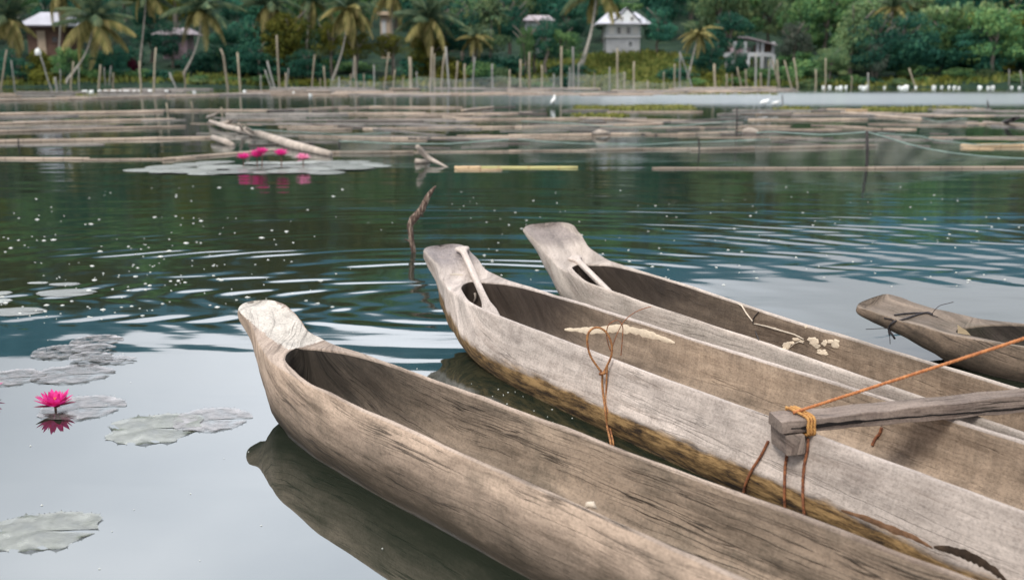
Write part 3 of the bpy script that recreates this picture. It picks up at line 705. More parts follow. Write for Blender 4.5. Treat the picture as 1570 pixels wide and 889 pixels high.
# the far wood on the hill above reads as one mass
M['leaf_brown'] = leafmat('brownish olive leaves', (.050, .056, .020), (.115, .112, .034), (.20, .175, .052))
rg = random.Random(5); masses = {'leaf_mid': MB(), 'leaf_brown': MB()}
for i in range(560):
    y = rg.uniform(200, 335); x = rg.uniform(-.75, .75)*y
    b = masses['leaf_brown' if noise.noise(Vector((x*.022, y*.012, 3))) > -.06 else 'leaf_mid']
    z = ground(x, y); h = rg.uniform(8, 15)
    for k in range(5):
        r = rg.uniform(1.8, 3.2); leaf_quads(b, (x+rg.uniform(-2.5, 2.5), y+rg.uniform(-2.5, 2.5), z+h*rg.uniform(.45, 1)), r*1.2, r*1.2, r*.8, 34, 1.5, rg)
for k, b in masses.items(): tag(b.build('forest', M[k]), kind='stuff')
# grass on the bank and the slope under the white house
b = MB(); rg = random.Random(8)
for i in range(9000):
    if i < 5200: x, y = rg.gauss(17, 8), rg.uniform(128, 151)
    else: x, y = rg.uniform(-72, 72), rg.uniform(127.5, 133)
    if y < shore(x)+.3: continue
    z = ground(x, y); a = rg.uniform(0, 3.14); s = rg.uniform(.25, .75); dx, dy = math.cos(a)*s*.4, math.sin(a)*s*.4; lx, ly = rg.uniform(-.3, .3)*s, rg.uniform(-.3, .3)*s
    b.add([(x-dx, y-dy, z-.05), (x+dx, y+dy, z-.05), (x+dx*.6+lx, y+dy*.6+ly, z+s), (x-dx*.5+lx, y-dy*.5+ly, z+s*.85)], [(0, 1, 2, 3)])
tag(b.build('bank_grass', M['grass']), kind='stuff')

# ------------------------------------------------------------------ coconut palms
def frond_mesh(mat, seed, droop):
    rg = random.Random(seed); b = MB(); pts = []
    n = 26
    for i in range(n+1):
        t = i/n; pts.append(Vector((t*(1-.12*droop*t), 0, .22*t-droop*t*t*.62)))
    b.tube(pts, [.012*(1-.8*i/n)+.002 for i in range(n+1)], 4)
    for i in range(2, n+1):
        t = i/n; L_ = .26*math.sin(math.pi*(.12+.8*t))**.7*rg.uniform(.85, 1.1); tg = (pts[i]-pts[i-1]).normalized()
        for sd in (-1, 1):
            d = (Vector((0, sd, 0))*.8 + tg*.55 + Vector((0, 0, -.35-.35*droop*rg.uniform(.6, 1.3)))).normalized()
            p = pts[i]; w = tg*.022
            b.add([p-w, p+w, p+w*.9+d*L_*.55, p+d*L_-Vector((0, 0, L_*.2)), p-w*.9+d*L_*.5], [(0, 1, 2, 3, 4)])
    o = b.build('frond', mat); me = o.data; bpy.data.objects.remove(o); return me
FR = {'g': [frond_mesh(M['frond_green'], i, d) for i, d in enumerate((.5, .9, 1.2))], 'y': [frond_mesh(M['frond_yellow'], 9+i, d) for i, d in enumerate((.8, 1.2, 1.5))]}
PALMS = []
def palm(crown, base, size, look, yellow=.35, n=20, tr=.16, bend=0.0, label_tail=None):
    crown, base = Vector(crown), Vector(base)
    root = empty('coconut_palm', base); tag(root, cat='palm', group='palms on the far shore')
    d = crown-base; b = MB()
    pts = [base*0 + d*t + Vector((bend*math.sin(math.pi*t), 0, 0)) for t in [i/14 for i in range(15)]]
    pts[0] = pts[0] - Vector((0, 0, .6))
    b.tube(pts, [tr*(1.5-.75*min(1, i/5)) if i < 5 else tr*(.8-.02*i) for i in range(15)], 8); b.build('trunk', M['palm_bark'], root, True)
    r2 = random.Random(int(abs(crown.x*31)+n))
    for i in range(n):
        t = (i+.5)/n; a = i*2.39996+r2.uniform(-.2, .2); el = R(80-118*t+r2.uniform(-8, 8))
        yel = t > 1-yellow
        o = link('frond', r2.choice(FR['y' if yel else 'g']), root)
        o.location = d; o.rotation_euler = (r2.uniform(-.35, .35), -el, a); s = size*r2.uniform(.85, 1.1)*(.8 if t < .2 else 1); o.scale = (s, s, s)
    px, _ = pix(crown)
    PALMS.append((root, look + ' ' + (label_tail or place_of(px)), px))
    return root
def palm_px(cx, cy, bx, by, D, spx, look, **k):
    c = atd(cx, cy, D); g = atd(bx, by, D); g.z = min(g.z, ground(g.x, D)+.3)
    return palm(c, g, spx*D/F, look, **k)
palm_px(143, 33, 99, 128, 128, 66, 'leaning coconut palm with drooping yellow lower fronds', bend=.9)
palm_px(8, 30, 34, 110, 131, 56, 'coconut palm with yellow fronds')
palm_px(308, 16, 277, 122, 132, 58, 'coconut palm on a thin curved trunk', bend=.8, yellow=.3)
palm_px(412, 8, 449, 128, 136, 50, 'coconut palm with a leaning pale trunk', yellow=.3, bend=-.6)
palm_px(476, -2, 466, 128, 140, 50, 'coconut palm with greyish fronds', yellow=.2)
palm_px(533, 14, 508, 128, 130, 52, 'pale-trunked coconut palm with brownish fronds', yellow=.5, bend=.5)
palm_px(541, 22, 543, 128, 134, 40, 'slim coconut palm half hidden by its neighbour', yellow=.4)
palm_px(657, 29, 664, 128, 131, 54, 'big grey green coconut palm with a full round crown', yellow=.25, n=24)
palm_px(728, 58, 722, 125, 133, 30, 'short palm with dry orange-brown fronds', yellow=.6)
palm_px(754, 22, 751, 80, 143, 30, 'palm with a straight pale bare trunk', n=14, yellow=.1)
palm_px(600, -8, 605, 128, 140, 46, 'tall coconut palm reaching above the picture', yellow=.3)
palm_px(915, -14, 887, 104, 140, 60, 'tall leaning coconut palm with bare pale trunk', yellow=.2, bend=.5, tr=.30)
palm_px(1071, 52, 1054, 116, 132, 33, 'small golden yellow coconut palm with feathery fronds', yellow=.75, n=18)
palm_px(1369, 12, 1367, 78, 143, 32, 'coconut palm on a straight dark trunk', yellow=.5, n=15)
palm_px(1381, -6, 1377, 92, 146, 36, 'taller coconut palm standing just behind its twin', yellow=.3, n=15)
palm_px(1150, -6, 1143, 70, 162, 40, 'far palm rising over the wood', yellow=.3)
palm_px(1545, -4, 1542, 90, 150, 40, 'tall thin palm over the bamboo', yellow=.5, n=14)
palm_px(95, -12, 88, 90, 140, 50, 'palm whose crown is out of the picture', yellow=.3)
palm_px(225, -10, 215, 100, 142, 46, 'dark palm deep in the wood', yellow=.15)
name_row(TREES, 'from the left'); name_row(SHRUBS, 'from the left'); name_row(PALMS, 'from the left')

# ------------------------------------------------------------------ houses
M['wall_white'] = plain('whitewashed wall', (.62, .64, .66), .8, .08, 1.5)
M['wall_grey'] = plain('pale concrete', (.42, .43, .45), .9, .12, 1.2)
M['wall_brown'] = plain('brown boards', (.11, .065, .05), .9, .3, 1.0)
M['wall_tan'] = plain('tan plaster', (.42, .33, .25), .9, .15, 1.0)
M['wall_pink'] = plain('faded pink boards', (.36, .26, .30), .9, .2, 1.0)
M['roof_pale'] = plain('pale painted metal roof', (.40, .40, .45), .5, .12, .8)
M['roof_grey'] = plain('rusty grey metal roof', (.30, .26, .28), .7, .35, .9)
M['roof_dark'] = plain('dark metal roof', (.07, .06, .07), .7, .3, .9)
M['pane'] = plain('dark window glass', (.03, .035, .04), .15, .1, 1, .5)
M['shutter'] = plain('pale shutter', (.70, .68, .66), .7, .06, 2)
def prism(b, pts_bot, pts_top):            # loft between two rings
    n = len(pts_bot); b.add(list(pts_bot)+list(pts_top), [tuple(range(n-1, -1, -1)), tuple(range(n, 2*n))]+[(i, (i+1) % n, n+(i+1) % n, n+i) for i in range(n)])
def hip(b, cx, cy, z, w, d, h, ridge, t=.12):
    e = [(cx-w/2, cy-d/2, z), (cx+w/2, cy-d/2, z), (cx+w/2, cy+d/2, z), (cx-w/2, cy+d/2, z)]
    prism(b, [(x, y, zz-t) for x, y, zz in e], e)
    r = [(cx-ridge/2, cy, z+h), (cx+ridge/2, cy, z+h)]
    b.add(e+r, [(0, 1, 5, 4), (1, 2, 5), (2, 3, 4, 5), (3, 0, 4)])
def opening(parent, x, z, w, h, y, mats=('shutter', 'pane'), name='window'):
    b = MB(); t = .09
    for dx, dz, ww, hh in ((-w/2-t/2, 0, t, h+2*t), (w/2+t/2, 0, t, h+2*t), (0, h/2+t/2, w, t), (0, -h/2-t/2, w, t), (0, 0, .06, h)): b.box((x+dx, y-.04, z+dz), (ww, .1, hh))
    f = b.build(name, M[mats[0]], parent)
    p = MB(); p.box((x, y-.012, z), (w, .03, h)); p.build('pane', M[mats[1]], f)
    return f
# white house
D = 150.0; g = atd(955, 78, D); u = D/F
root = empty('white_house', (g.x, D, g.z)); tag(root, 'white two-storey house with pale hipped roof on the grassy slope', 'house')
W, H = 50*u, 38*u
b = MB(); b.box((0, 2.5, H*.26-.6), (W, 5, H*.52+1.2)); b.build('lower_wall', M['wall_grey'], root)
b = MB(); b.box((0, 2.5, H*.76+.01), (W+.12, 5.1, H*.48)); b.build('upper_wall', M['wall_white'], root)
b = MB(); b.box((0, 2.4, H*.52), (W+.3, 5.3, .14)); b.build('floor_band', M['shutter'], root)
b = MB(); hip(b, 0, 2.5, H+.06, 81*u, 8.0, 1.75, 4.2); b.build('roof', M['roof_pale'], root)
b = MB(); gx = 11*u*.3
b.add([(gx-2.3, -1.45, H+.1), (gx+2.3, -1.45, H+.1), (gx, -1.45, H+2.35), (gx-2.3, 2.5, H+.1), (gx+2.3, 2.5, H+.1), (gx, 2.5, H+2.35)], [(0, 2, 5, 3), (1, 4, 5, 2), (3, 5, 4)])
gb = b.build('gable_roof', M['roof_pale'], root)
b = MB(); b.add([(gx-2.0, -1.2, H+.12), (gx+2.0, -1.2, H+.12), (gx, -1.2, H+2.1)], [(0, 1, 2)]); b.build('gable_wall', M['wall_white'], gb)
opening(root, gx-.75, H+.72, .42, .5, -1.2, name='gable_window'); opening(root, gx+.75, H+.72, .42, .5, -1.2, name='gable_window')
for x in (-W*.13, W*.15): opening(root, x, H*.76, .5, .95, -.06)
for x in (-W*.34, W*.01, W*.36):
    b = MB(); b.box((x, -.07, H*.76), (.85, .06, 1.05)); b.build('shutter', M['shutter'], root)
opening(root, W*.22, H*.25, .55, .8, 0.0, ('wall_white', 'pane')); 
# house on concrete posts
D = 138.0; g = atd(1155, 112, D); u = D/F
root = empty('stilt_house', (g.x, D, ground(g.x, D))); tag(root, 'open grey house on concrete posts with slanted rusty roof at the shore', 'house')
z1 = atd(1155, 84, D).z-root.location.z; z2 = atd(1155, 72, D).z-root.location.z
b = MB(); b.box((-.3, 2, z1), (66*u, 4.2, .55)); b.build('floor_beam', M['wall_grey'], root)
for x in (-30, -9, 12, 29):
    for yy in (0, 4): b = MB(); b.box((x*u, yy+.05, z1/2-.5), (.42 if x != -30 else .6, .4, z1+1)); b.build('post', M['wall_grey'], root)
for x in (-29, -14, 5, 12, 28): b = MB(); b.box((x*u, .1, (z1+z2)/2+.4), (.38, .34, (z2-z1)+.5)); b.build('upper_post', M['wall_grey'], root)
b = MB(); b.box((-16*u, 1.9, z1+.55), (30*u, .12, .7)); b.build('parapet', M['wall_pink'], root)
b = MB(); b.add([(-14*u, -1, z2+1.3), (31*u, -1, z2+.25), (31*u, 5, z2+.45), (-14*u, 5, z2+1.5), (-14*u, -1, z2+1.16), (31*u, -1, z2+.11), (31*u, 5, z2+.31), (-14*u, 5, z2+1.36)],
               [(0, 1, 2, 3), (7, 6, 5, 4), (0, 4, 5, 1), (1, 5, 6, 2), (2, 6, 7, 3), (3, 7, 4, 0)]); b.build('roof', M['roof_grey'], root)
b = MB(); b.box((19*u, 2.4, (z1+z2)/2+.3), (20*u, 3.4, z2-z1)); b.build('wall', M['wall_brown'], root)
# brown house on the left
D = 144.0; g = atd(70, 62, D); u = D/F
root = empty('brown_house', (g.x, D, min(g.z, ground(g.x, D)+1.5))); tag(root, 'brown-walled house with pale metal roof behind the palms', 'house')
hz = atd(70, 41, D).z-root.location.z
b = MB(); b.box((0, 2.5, hz/2), (54*u, 5, hz)); b.build('wall', M['wall_brown'], root)
b = MB(); hip(b, .4, 2.3, hz+.15, 78*u, 7.4, 1.9, 3.6, .2); b.build('roof', M['roof_pale'], root)
b = MB(); b.box((.4, -1.38, hz+.0), (78*u, .1, .22)); b.build('eave_board', M['roof_dark'], root)
b = MB(); b.box((-6*u, -.04, hz*.45), (12*u, .1, hz*.8)); b.build('door', M['wall_tan'], root)
opening(root, 14*u, hz*.55, .7, .7, 0.0, ('wall_brown', 'pane'))
# purple-roofed hut
D = 140.0; g = atd(268, 74, D); u = D/F
root = empty('hut', (g.x, D, min(g.z, ground(g.x, D)+1.2))); tag(root, 'small weathered hut with greyish purple roof in the dark wood', 'hut')
hz = atd(268, 54, D).z-root.location.z
b = MB(); b.box((0, 1.7, hz/2), (36*u, 3.4, hz)); b.build('wall', M['wall_pink'], root)
b = MB(); hip(b, 0, 1.7, hz+.1, 60*u, 5.2, .9, 3.2); b.build('roof', M['roof_grey'], root)
opening(root, -6*u, hz*.6, .6, .6, 0.0, ('wall_pink', 'pane'))
# tan hut
D = 146.0; g = atd(591, 46, D); u = D/F
root = empty('tan_hut', (g.x, D, min(g.z, ground(g.x, D)+1.0))); tag(root, 'narrow tan hut on the bank with flat roof and side doorway', 'hut')
hz = atd(591, 24, D).z-root.location.z
b = MB(); b.box((0, 1.4, hz/2), (15*u, 2.8, hz)); b.build('wall', M['wall_tan'], root)
b = MB(); b.box((0, 1.2, hz+.25), (22*u, 3.8, .5)); b.build('roof', M['wall_tan'], root)
b = MB(); b.box((-2*u, -.03, hz*.5), (6*u, .08, hz*.8)); b.build('door', M['wall_grey'], root)
# half hidden pale house
D = 152.0; g = atd(826, 44, D); u = D/F
root = empty('pale_house', (g.x, D, min(g.z, ground(g.x, D)+1.0))); tag(root, 'pale house mostly hidden by a dark tree, left of the white house', 'house')
hz = atd(826, 32, D).z-root.location.z
b = MB(); b.box((0, 2, hz/2), (40*u, 4, hz)); b.build('wall', M['wall_grey'], root)
b = MB(); hip(b, 0, 2, hz+.05, 48*u, 5, .8, 3); b.build('roof', M['roof_grey'], root)
opening(root, 12*u, hz*.7, .6, .6, 0.0, ('wall_white', 'pane'))

# ------------------------------------------------------------------ fish pens: floating bamboo, stakes, nets, floats
POLES, STAKES, FLOATS = [], [], []
def pen_of(px): return 'of the left fish pen' if px < 330 else 'of the middle fish pen' if px < 1010 else 'of the right fish pen'
MATLOOK = {'bamboo': 'pale brown', 'bamboo_grey': 'grey', 'bamboo_dark': 'dark rotten', 'bamboo_tan': 'tan', 'bamboo_green': 'yellow-green'}
def pole(x0, y0, x1, y1, th, mat='bamboo', zc=.35, look=None, lift=0.0, zone=None):
    a, b_ = at(x0, y0, 0), at(x1, y1, 0); D = (a.y+b_.y)/2; r = th*D/F/2*.92; z = r*zc+lift
    a, b_ = at(x0, y0, z), at(x1, y1, z); mid = (a+b_)/2; d = (b_-a); L_ = d.length
    bm = MB(); n = max(6, min(40, int(L_/.45))); ph = rng.uniform(0, 6); amp = L_*rng.uniform(.001, .006)
    pts, rad = [], []
    for i in range(n+1):
        t = i/n; x = (t-.5)*L_
        pts.append((x, amp*math.sin(t*4+ph), amp*.35*math.sin(t*3+ph*2))); k = (x*(2.0 if 'tan' in mat else 2.6)) % 1
        rad.append(r*(1.0+.06*math.sin(i*2.1+ph))*(1-.12*t))
    bm.tube(pts, rad, 8)
    o = bm.build('bamboo_pole', M[mat], None, True, mid); o.rotation_euler = (0, -math.asin(max(-1, min(1, d.z/L_))), math.atan2(d.y, d.x))
    tag(o, cat='pole', group='floating bamboo poles of the fish pens')
    POLES.append((o, look or '%s floating bamboo pole %s' % (MATLOOK[mat], zone or pen_of((max(0, x0)+min(1570, x1))/2)), -((y0+y1)/2) + .001*x0))
    return o
for a in ((-60, 243, 137, 244, 6), (130, 245.5, 300, 243.5, 4), (250, 245, 420, 230.5, 6), (-60, 219, 326, 211, 7), (-60, 204, 285, 194, 5.5), (-60, 192, 268, 183, 4.5), (-60, 177, 250, 171.5, 6),
          (-60, 182, 120, 178, 4, 'bamboo_grey'), (60, 175, 262, 169, 3.5), (-60, 224, 160, 222, 3, 'bamboo_grey'), (-60, 197, 190, 193, 3, 'bamboo_grey'), (20, 187, 285, 184, 2.5, 'bamboo_grey'),
          (260, 170, 432, 169.5, 3.5), (420, 170, 535, 163.5, 3), (346, 176.5, 534, 175.5, 5, 'bamboo_grey'), (346, 185.5, 432, 183.5, 4), (423, 189.5, 560, 191, 3.5, 'bamboo_grey'), (440, 199.5, 540, 198.5, 5),
          (458, 209.5, 560, 210.5, 4), (506, 234.5, 634, 233.5, 6.5), (520, 167, 585, 163.5, 3), (560, 164.5, 709, 165.5, 3), (708, 170, 755, 164.5, 4, 'bamboo', .9), (520, 175, 652, 174.3, 5), (640, 175.5, 790, 175, 4.5),
          (500, 185.5, 720, 184, 3, 'bamboo_grey'), (700, 184.5, 905, 182, 4), (520, 191, 660, 189.5, 3, 'bamboo_grey'), (556, 198, 800, 195, 4.2), (520, 211, 645, 212.5, 4.5), (640, 213, 800, 209.5, 4),
          (780, 174.5, 815, 173, 4), (890, 181.5, 945, 183, 5), (940, 183.5, 1016, 189.5, 4.5), (790, 195.3, 1014, 191, 4.2), (780, 208.5, 998, 205.6, 5.5), (990, 207, 1060, 206.5, 4.5), (630, 234, 800, 232.5, 4),
          (780, 232, 912, 230.8, 4.2), (905, 230.5, 994, 228.6, 5.5), (985, 229, 1070, 228.2, 5), (1060, 229.6, 1345, 224, 7), (1040, 206.5, 1125, 203.5, 6), (1030, 196, 1080, 197.5, 4), (1135, 194.3, 1212, 194, 4),
          (1147, 184, 1330, 183.6, 4.5), (1100, 176, 1165, 174.5, 4, 'bamboo_grey'), (1160, 176, 1214, 173.5, 4), (1290, 173.5, 1413, 183, 5.5), (1330, 177, 1412, 182, 5, 'bamboo_grey'), (1331, 190.5, 1482, 194, 3.5),
          (1480, 190, 1512, 190.3, 5), (1508, 188.5, 1640, 199, 6.5), (1520, 193, 1640, 201, 4, 'bamboo_grey'), (1424, 211.5, 1640, 211, 4.2), (1474, 224.5, 1650, 222.5, 8, 'bamboo_tan'), (1476, 228, 1524, 229, 4, 'bamboo_tan'),
          (1000, 258.5, 1340, 258.3, 5), (1330, 258.2, 1680, 256.6, 5.5), (1268, 168.5, 1330, 169.5, 4, 'bamboo_tan'), (1300, 214, 1424, 215, 3, 'bamboo_grey'), (1430, 170, 1640, 171, 3, 'bamboo_grey'), (1390, 176, 1640, 178, 3.5, 'bamboo_grey'),
          (697, 257.5, 737, 257, 6, 'bamboo_tan'), (733, 257, 886, 257, 5, 'bamboo_green'), (700, 260.6, 770, 260.2, 3.4, 'bamboo_tan'),
          (-60, 156, 140, 151.5, 5), (100, 152.5, 275, 147.5, 4.5), (255, 148, 402, 143.5, 4.5), (390, 145, 535, 146.5, 5), (510, 144.5, 660, 144.5, 5), (640, 146, 800, 144.5, 4.5), (780, 146, 930, 145, 4), (900, 146.5, 1060, 144, 4), (1030, 144.5, 1190, 141, 4), (1120, 141, 1215, 138, 3.5)):
    pole(*a)
for i in range(58):                        # the crowded rafts near the far bank
    px = rng.uniform(-40, 1180); y = rng.uniform(135.5, 147) if px < 1000 else rng.uniform(135, 143)
    if px < 120: y = rng.uniform(140, 150)
    w = rng.uniform(40, 150); pole(px-w/2, y+rng.uniform(-.5, .5), px+w/2, y+rng.uniform(-.5, .5), rng.uniform(2.2, 4.2), rng.choice(['bamboo', 'bamboo_grey', 'bamboo_grey']), .6, zone='of the rafts along the far bank')
for i in range(34):                        # thinner culms lashed between the pens
    px = rng.uniform(330, 1540); y = rng.uniform(166, 216); w = rng.uniform(60, 190)
    pole(px-w/2, y+rng.uniform(-1.2, 1.2), px+w/2, y+rng.uniform(-1.2, 1.2), rng.uniform(1.6, 3.2), rng.choice(['bamboo', 'bamboo_grey', 'bamboo_grey']), .4)
for i in range(66):
    px = rng.uniform(420, 1540); y = rng.uniform(164, 229); w = rng.uniform(25, 150); sl = rng.gauss(0, 1)*w*.02
    pole(px-w/2, y-sl, px+w/2, y+sl, rng.uniform(1.8, 3.8), rng.choice(['bamboo_dark', 'bamboo_dark', 'bamboo_grey', 'bamboo']), .45)
name_row(POLES, 'from the front')

# driftwood
def log(pts, rad, label, mat='drift', extra=(), name='driftwood_log'):
    b = MB(); p = [at(x, y, z) for x, y, z in pts]; c = p[0].copy(); c.z = 0
    D = p[0].y
    b.tube([q-c for q in p], [r*.74*D/F for r in rad], 9)
    for e, er in extra: b.tube([at(*q)-c for q in e], [r*D/F for r in er], 7)
    o = b.build(name, M[mat], None, True, c); return tag(o, label, 'log')
log([(322, 186, .12), (345, 194, .12), (398, 206, .10), (450, 223, .08), (506, 236, .05)], [3.5, 4.5, 6, 6.5, 4],
    'long bleached driftwood log lying slantwise across the fish pens', extra=[([(388, 203, .15), (376, 196, .4)], [2.5, 1.6]), ([(372, 200, .12), (366, 190, .35)], [2, 1.4])])
log([(318, 180, .1), (330, 176, .35), (334, 172, .5)], [3, 2.4, 1.2], 'knobbly pale stump at the far end of the long driftwood log')
log([(337, 190, .1), (352, 188, .25), (362, 184, .3)], [4, 3.4, 2], 'short forked driftwood piece on the long driftwood log')
log([(326, 211, .1), (345, 217, .08), (357, 223, .02)], [5.5, 6.5, 5], 'thick pale log end floating at the tip of a bamboo pole')
log([(640, 225, .32), (645, 231, .24), (656, 242, .10), (672, 250, .05), (690, 258.5, -.02)], [5, 6, 5.2, 3.2, .8], 'pale driftwood stick with a thick raised end, right of the far lily pads', extra=[([(658, 247, .03), (644, 248, .04), (637, 247, .05)], [2.5, 4, 4.2])])
log([(1538, 188, .05), (1552, 184, .25), (1562, 181, .3)], [4, 5, 3], 'dark rotten log piled on the poles at the right edge', 'stake_dark')
log([(908, 204.5, .06), (918, 203, .12), (926, 203.5, .12), (936, 205, .05)], [2, 5.5, 5, 1.5], 'pale lump of driftwood on the middle pen')
# the dead branch sticking out of the water
b = MB(); D = at(634, 387).y
def bp(x, y): return atd(x, y, D)
c = at(634, 387)
P_ = [bp(634, 400), bp(634, 386), bp(631, 369), bp(628.5, 346), bp(633, 337), bp(647, 321), bp(656, 301), bp(664, 290), bp(668.5, 285.5)]
b.tube([p-c for p in P_], [.024, .023, .024, .029, .037, .032, .025, .016, .006], 9)
b.tube([bp(631, 371)-c, bp(626, 369)-c, bp(620, 366)-c], [.011, .009, .004], 6)
b.tube([bp(645, 326)-c, bp(649, 333)-c], [.014, .004], 6)
def barkmat():
    m, nt, N, L, P = newmat('peeling bark'); tc = nd(N, 'ShaderNodeTexCoord'); mp = nd(N, 'ShaderNodeMapping'); mp.inputs['Scale'].default_value = (60, 60, 9); L.new(tc.outputs['Object'], mp.inputs[0])
    ns = nd(N, 'ShaderNodeTexNoise', i_Scale=1.0, i_Detail=5.0, i_Roughness=.7); L.new(mp.outputs[0], ns.inputs['Vector'])
    r = ramp(N, [(.44, (.045, .026, .020)), (.54, (.12, .072, .052)), (.62, (.38, .30, .235))]); L.new(ns.outputs['Fac'], r.inputs[0]); L.new(r.outputs[0], P.inputs['Base Color']); P.inputs['Roughness'].default_value = .85
    b_ = nd(N, 'ShaderNodeBump', i_Strength=1.0, i_Distance=.006); L.new(ns.outputs['Fac'], b_.inputs['Height']); L.new(b_.outputs[0], P.inputs['Normal']); return m
tag(b.build('dead_branch', barkmat(), None, True, c), 'crooked dead branch sticking up out of the open water behind the canoes', 'branch')

def stake(bx, by, tx, ty, th=3.2, mat='stake', mids=(), look=None):
    by = max(134.6, min(by, 147)); base = at(bx, by); D = base.y; k = D/F
    pts = [Vector((0, 0, -1.0)), Vector((0, 0, 0))] + [atd(x, y, D)-base for x, y in mids] + [atd(tx, ty, D)-base]
    if not mids:
        d = pts[-1]; pts = pts[:2] + [d*t + Vector((rng.uniform(-.05, .05), 0, 0)) for t in (.33, .66)] + [d]
    r = th*k*.33; b = MB(); n = len(pts); b.tube(pts, [r*(1.08-.25*i/n) for i in range(n)], 8)
    o = b.build('bamboo_stake', M[mat], None, True, base)
    tag(o, cat='stake', group='stakes standing along the far shore')
    h = pts[-1].z; lean = pts[-1].x/max(.2, h)
    ph = ('tall' if h > 4.5 else 'short' if h < 2.2 else 'medium') + ' ' + ('grey' if 'grey' in mat else 'pale brown') + ' stake ' + ('leaning right ' if lean > .18 else 'leaning left ' if lean < -.18 else 'upright ') + place_of((bx+tx)/2)
    STAKES.append((o, look or ph, bx)); return o
def st(ox, *rows):
    for r_ in rows:
        bx, by, tx, ty = r_[:4]; th = r_[4]/5.815 if len(r_) > 4 else 3.0
        stake(ox+bx/5.815, by/5.815, ox+tx/5.815, ty/5.815, th, 'stake_grey' if (len(r_) > 5 and r_[5]) else 'stake')
st(0, (5, 800, 60, 445, 26), (130, 780, 100, 540, 18, 1), (465, 820, 350, 470, 20, 1), (510, 790, 488, 690, 38, 1), (540, 790, 535, 620, 16, 1), (630, 790, 655, 550, 22), (705, 790, 705, 600, 16, 1), (880, 790, 895, 580, 30),
   (940, 780, 930, 600, 16, 1), (970, 780, 990, 590, 16, 1), (1010, 790, 1010, 650, 22), (1255, 830, 1245, 545, 28), (1370, 840, 1390, 425, 26), (1570, 790, 1510, 650, 22, 1))
st(260, (140, 790, 130, 630, 22), (60, 780, 0, 680, 16, 1), (630, 770, 605, 470, 30), (815, 750, 815, 670, 20, 1), (905, 740, 850, 625, 20, 1), (935, 780, 870, 545, 28, 1), (980, 760, 955, 315, 30), (1035, 750, 1035, 650, 22),
   (1045, 750, 1060, 610, 16, 1), (1270, 760, 1295, 490, 24), (1390, 745, 1375, 590, 24), (1345, 750, 1345, 700, 18), (1510, 780, 1510, 690, 30, 1))
o = stake(260+520/5.815, 136, 260+455/5.815, 75, 5.5, 'stake', [(260+500/5.815, 112), (260+480/5.815, 86)], 'thick crooked stake with a bent top')
st(520, (100, 760, 105, 660, 20), (155, 760, 140, 500, 26), (220, 750, 220, 660, 18), (310, 745, 310, 580, 22, 1), (400, 745, 445, 470, 24), (570, 740, 570, 690, 18), (640, 745, 630, 510, 48), (810, 745, 830, 420, 36), (850, 740, 850, 480, 22),
   (910, 750, 940, 480, 30), (980, 740, 950, 420, 30, 1), (1040, 740, 1055, 545, 28), (1120, 760, 1120, 570, 28), (1190, 760, 1210, 510, 24, 1), (1370, 750, 1365, 570, 28, 1), (1510, 740, 1520, 620, 20), (480, 745, 500, 620, 18), (700, 745, 690, 640, 16, 1))
st(780, (10, 730, 10, 620, 20), (105, 740, 105, 530, 30), (185, 800, 185, 465, 30), (295, 740, 295, 580, 22), (470, 740, 470, 415, 30), (575, 740, 572, 420, 34, 1), (540, 760, 545, 600, 24, 1), (900, 740, 900, 600, 18, 1), (970, 740, 968, 430, 30),
   (1030, 730, 1030, 640, 22), (1115, 720, 1118, 550, 28), (1240, 760, 1240, 720, 26), (1480, 730, 1480, 570, 22), (400, 740, 400, 660, 20, 1), (620, 760, 625, 560, 20, 1), (760, 740, 765, 650, 16), (1380, 735, 1385, 640, 16))
st(1040, (15, 740, 15, 460, 24, 1), (125, 730, 15, 470, 18, 1), (330, 740, 320, 570, 34), (430, 800, 430, 660, 26), (560, 740, 525, 600, 24), (610, 740, 600, 620, 24), (740, 760, 735, 650, 30), (690, 740, 690, 480, 30, 1), (800, 740, 820, 520, 26, 1),
   (905, 790, 840, 540, 26), (900, 760, 880, 530, 24), (1010, 760, 945, 540, 24), (1065, 730, 1030, 520, 22), (1225, 740, 1225, 620, 22), (1310, 740, 1315, 520, 18), (1545, 740, 1545, 680, 18), (480, 740, 478, 660, 14))
st(1300, (605, 760, 545, 610, 22), (1435, 740, 1437, 620, 16, 1), (1560, 740, 1535, 630, 20, 1), (185, 740, 180, 650, 24, 1))
name_row(STAKES, 'from the left')
# white cap on one of the leaning stakes
c = atd(58, 80, at(80, 141).y); b = MB(); b.tube([(0, 0, -.30), (0, 0, -.26), (0, 0, .1), (0, 0, .24), (0, 0, .34)], [.20, .27, .27, .16, .10], 10)
tag(b.build('plastic_jug', M['white'], None, True, c), 'upturned white plastic jug on top of a leaning stake at left', 'jug')
# dark thin stakes among the pens
DS = []
for bx, by, tx, ty, th in ((1329, 253, 1329, 201, 5), (1129, 210, 1130, 165, 2.5), (1072, 233, 1071, 213, 3), (1200, 160, 1199, 145, 1.6), (1515, 165, 1514, 154, 2), (258, 180, 255, 158, 3), (296, 172, 293, 156, 2.5), (341, 176, 339, 165, 3), (476, 172, 476, 164, 4), (520, 222, 521, 213, 3), (28, 224, 28, 213, 2.4)):
    base = at(bx, by); D = base.y; top = atd(tx, ty, D)-base; b = MB(); r = th*D/F/2; b.tube([(0, 0, -.5), (0, 0, 0), top*.5+Vector((r*.3, 0, 0)), top], [r, r, r*.95, r*.8], 7)
    pale = 240 < bx < 500
    o = b.build('pen_stake', M['stake' if pale else 'stake_dark'], None, True, base); tag(o, cat='stake', group='short stakes in the fish pens'); DS.append((o, ('pale' if pale else 'dark')+' short stake standing in the fish pens', bx))
name_row(DS, 'from the left')

